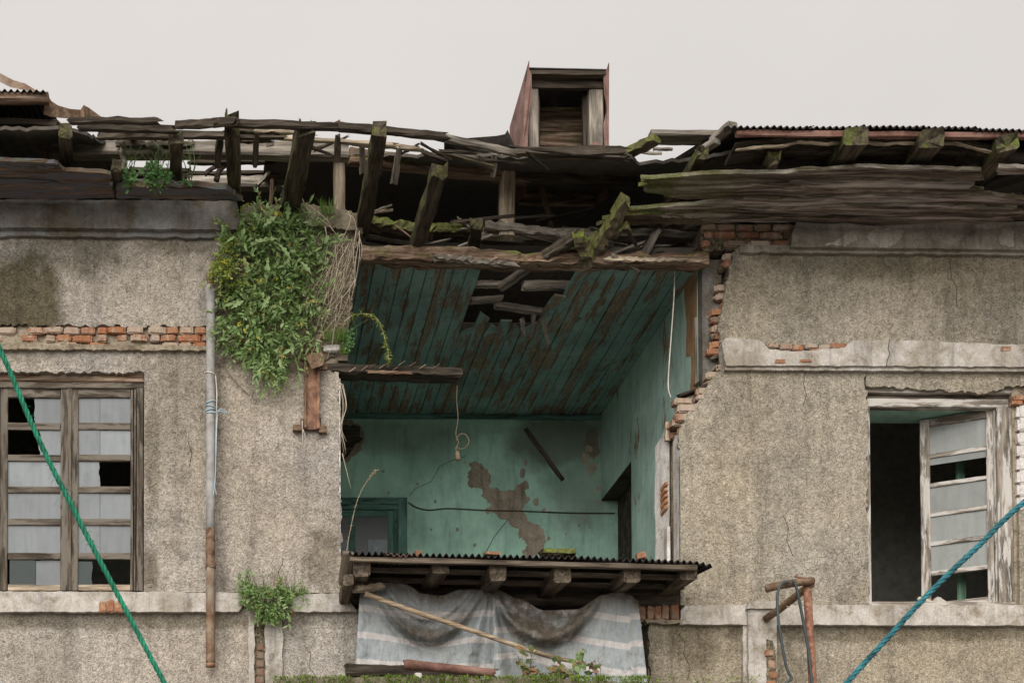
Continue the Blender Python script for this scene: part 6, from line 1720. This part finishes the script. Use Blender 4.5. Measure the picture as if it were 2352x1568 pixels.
lines('vine_strands', [([P(783 + jit(6), 880, -.05), P(792 + jit(5), 930, -.06), P(786 + jit(5), 980, -.05), P(795 + jit(5), 1030 + jit(20), -.05)], .0028) for _ in range(5)] + [([P(786, 1040, -.05), P(796, 1080, -.05), P(806, 1120, -.05)], .004)], M['twig'], r2, .004)
ar = empty('arching_weed', P(805, 720, 0))
tag(ar, 'single arching weed stem with seed heads drooping over the dark opening', 'plant')
path = catmull([P(u, v, -.1) for u, v in [(790, 738), (815, 722), (850, 722), (872, 742), (885, 780), (892, 810), (893, 832)]], 8)
lines('stem', [(path[::4], .005)], M['twig'], ar)
lv = Leaves()
for p in path[6:]:
    for _ in range(6): lv.leaf(p + rdir() * .012, rdir() + Vector((0, 0, -.6)), rdir(), rnd.uniform(.02, .05), .009, 'blade', rnd.random())
lv.build('seed_heads', M['leaf_y'], ar)['kind'] = 'stuff'
sk = empty('dry_stalk', P(795, 1290, -.7))
tag(sk, 'thin dry seed stalk rising from the left end of the awning', 'plant')
path = catmull([P(u, v, -.55) for u, v in [(794, 1285), (800, 1240), (808, 1200), (820, 1150), (838, 1112), (858, 1085), (868, 1078)]], 8)
lines('stem', [(path[::4], .0028)], M['twig'], sk)
lv = Leaves()
for p in path:
    for _ in range(2): lv.leaf(p + rdir() * .006, rdir() + Vector((0, 0, .3)), rdir(), rnd.uniform(.012, .025), .006, 'blade', rnd.random())
for p in path[-14:-3]:
    for _ in range(5): lv.leaf(p + rdir() * .006, rdir(), rdir(), .022, .008, 'blade', rnd.random())
lv.build('seeds', M['leaf_dry'], sk)['kind'] = 'stuff'
sbush = clump('sill_weed', 'green leafy weed growing out of the gap in the left sill band', 'plant', P(610, 1400, -.05),
      [(596, 1370, -.14, 44, 34, .1, 1.6), (630, 1385, -.14, 40, 36, .1, 1.3), (610, 1410, -.12, 34, 26, .08, .8), (660, 1370, -.1, 30, 16, .07, .4), (566, 1352, -.1, 16, 18, .05, .3)], 1300, 'leaf', [(.045, .017), (.06, .022), (.035, .015)], ['jag', 'oval', 'oval'], 30, sprigs=25)
lines('dry_twigs', [([P(640 + jit(12), 1370, -.1), P(642 + jit(18), 1345, -.1), P(642 + jit(26), rnd.uniform(1295, 1325), -.1)], .0025) for _ in range(22)] + [([P(655, 1390, -.12), P(668 + jit(10), 1405, -.12), P(660 + jit(14), 1430 + jit(14), -.12)], .004) for _ in range(5)], M['twig_dark'], sbush)
for (lab, u, v, y, ru, rv, nn) in [('fresh green weed in the roof gutter between two mossy rafter ends', 362, 405, -.45, 36, 34, 420), ('small green weed right of the first dark rafter end in the roof gutter', 295, 412, -.45, 16, 26, 170), ('broad-leaved seedling right of the mossy rafter end in the roof gutter', 432, 412, -.45, 14, 18, 110)]:
    clump('roof_weed', lab, 'plant', P(u, v + 20, y), [(u, v, y, ru, rv, .12, 1)], nn, 'leaf_att', [(.05, .032), (.04, .028)], ['oval', 'jag'], 12, droop=.1, group='weeds growing in the roof gutter')
def tuft(label, u, v, y, n, L, spread=.05, lean=0.0):
    e = empty('grass_tuft', P(u, v, y)); tag(e, label, 'grass', 'grass tufts on the ruin')
    lv = Leaves(); b0 = P(u, v, y)
    for _ in range(n):
        p = b0 + Vector((jit(spread), jit(spread * .5), 0))
        lv.leaf(p, Vector((jit(.45) + lean, jit(.4) - .1, 1)), rdir(), L * rnd.uniform(.5, 1.2), .006, 'blade', rnd.random(), rnd.uniform(.1, .6))
    lv.build('blades', M['grass'], e)['kind'] = 'stuff'
tuft('fine grass tuft at the foot of the left attic post', 752, 492, -.1, 70, .16, .06); tuft('grass tuft on top of the wall above the weed bush', 690, 490, -.1, 60, .1, .09)
tuft('bright grass beside the pale whitish brick at the wall corner', 768, 782, -.1, 130, .13, .10); tuft('grass tuft hanging at the wall corner right of the whitish brick', 792, 812, -.06, 90, .10, .035)
tuft('grass tuft in the corner between left sill band and awning', 797, 1362, -.2, 120, .11, .05); tuft('low grass right of the leafy weed on the left sill band', 672, 1362, -.1, 110, .09, .13)
clump('corner_seedling', 'small leafy seedling at the wall corner beside the dark opening', 'plant', P(795, 800, -.05), [(800, 775, -.08, 14, 26, .05, 1)], 70, 'leaf_att', [(.03, .02)], ['oval'], 5)
bot = [('reddish brown leafless weed on the ledge left of the leafy ones', 1215, 70, 30, 'leaf_bot', 50), ('leafy weed with dull green leaves before the striped sheet', 1255, 45, 55, 'leaf_bot', 90), ('tall weed with dark heart-shaped leaves below the pole end', 1322, 75, 26, 'leaf', 50), ('low bushy weed with small leaves in front of the sheet', 1288, 26, 35, 'leaf_bot', 70), ('thin reddish weed at the right end of the ledge', 1375, 55, 24, 'leaf_bot', 40)]
for (lab, u, h, w, mt, nn) in bot:
    e = empty('ledge_weed', P(u, 1558, -.8)); tag(e, lab, 'plant', 'weeds on the mossy ledge')
    sts = []; lv = Leaves()
    for _ in range(7):
        a = P(u + jit(w * .4), 1560, -.8); tp = (u + jit(w), 1560 - h * rnd.uniform(.45, 1.1))
        c = P(tp[0], tp[1], -.8 + jit(.08)); m_ = a.lerp(c, .5) + Vector((jit(.03), 0, 0))
        sts.append(([a, m_, c], .0032))
        for k in range(nn // 7):
            t = rnd.random() ** .7; p = (a.lerp(m_, t * 2) if t < .5 else m_.lerp(c, t * 2 - 1))
            big = rnd.random() < .35
            lv.leaf(p, rdir() + Vector((0, -.4, -.1)), Vector((0, -1, .5)) + rdir() * .5, rnd.uniform(.05, .075) if big else rnd.uniform(.015, .035), .05 if big else .014, 'oval', rnd.random(), .3)
    lines('stems', sts, M['twig_dark'], e, .003)
    lv.build('foliage', M[mt], e)['kind'] = 'stuff'
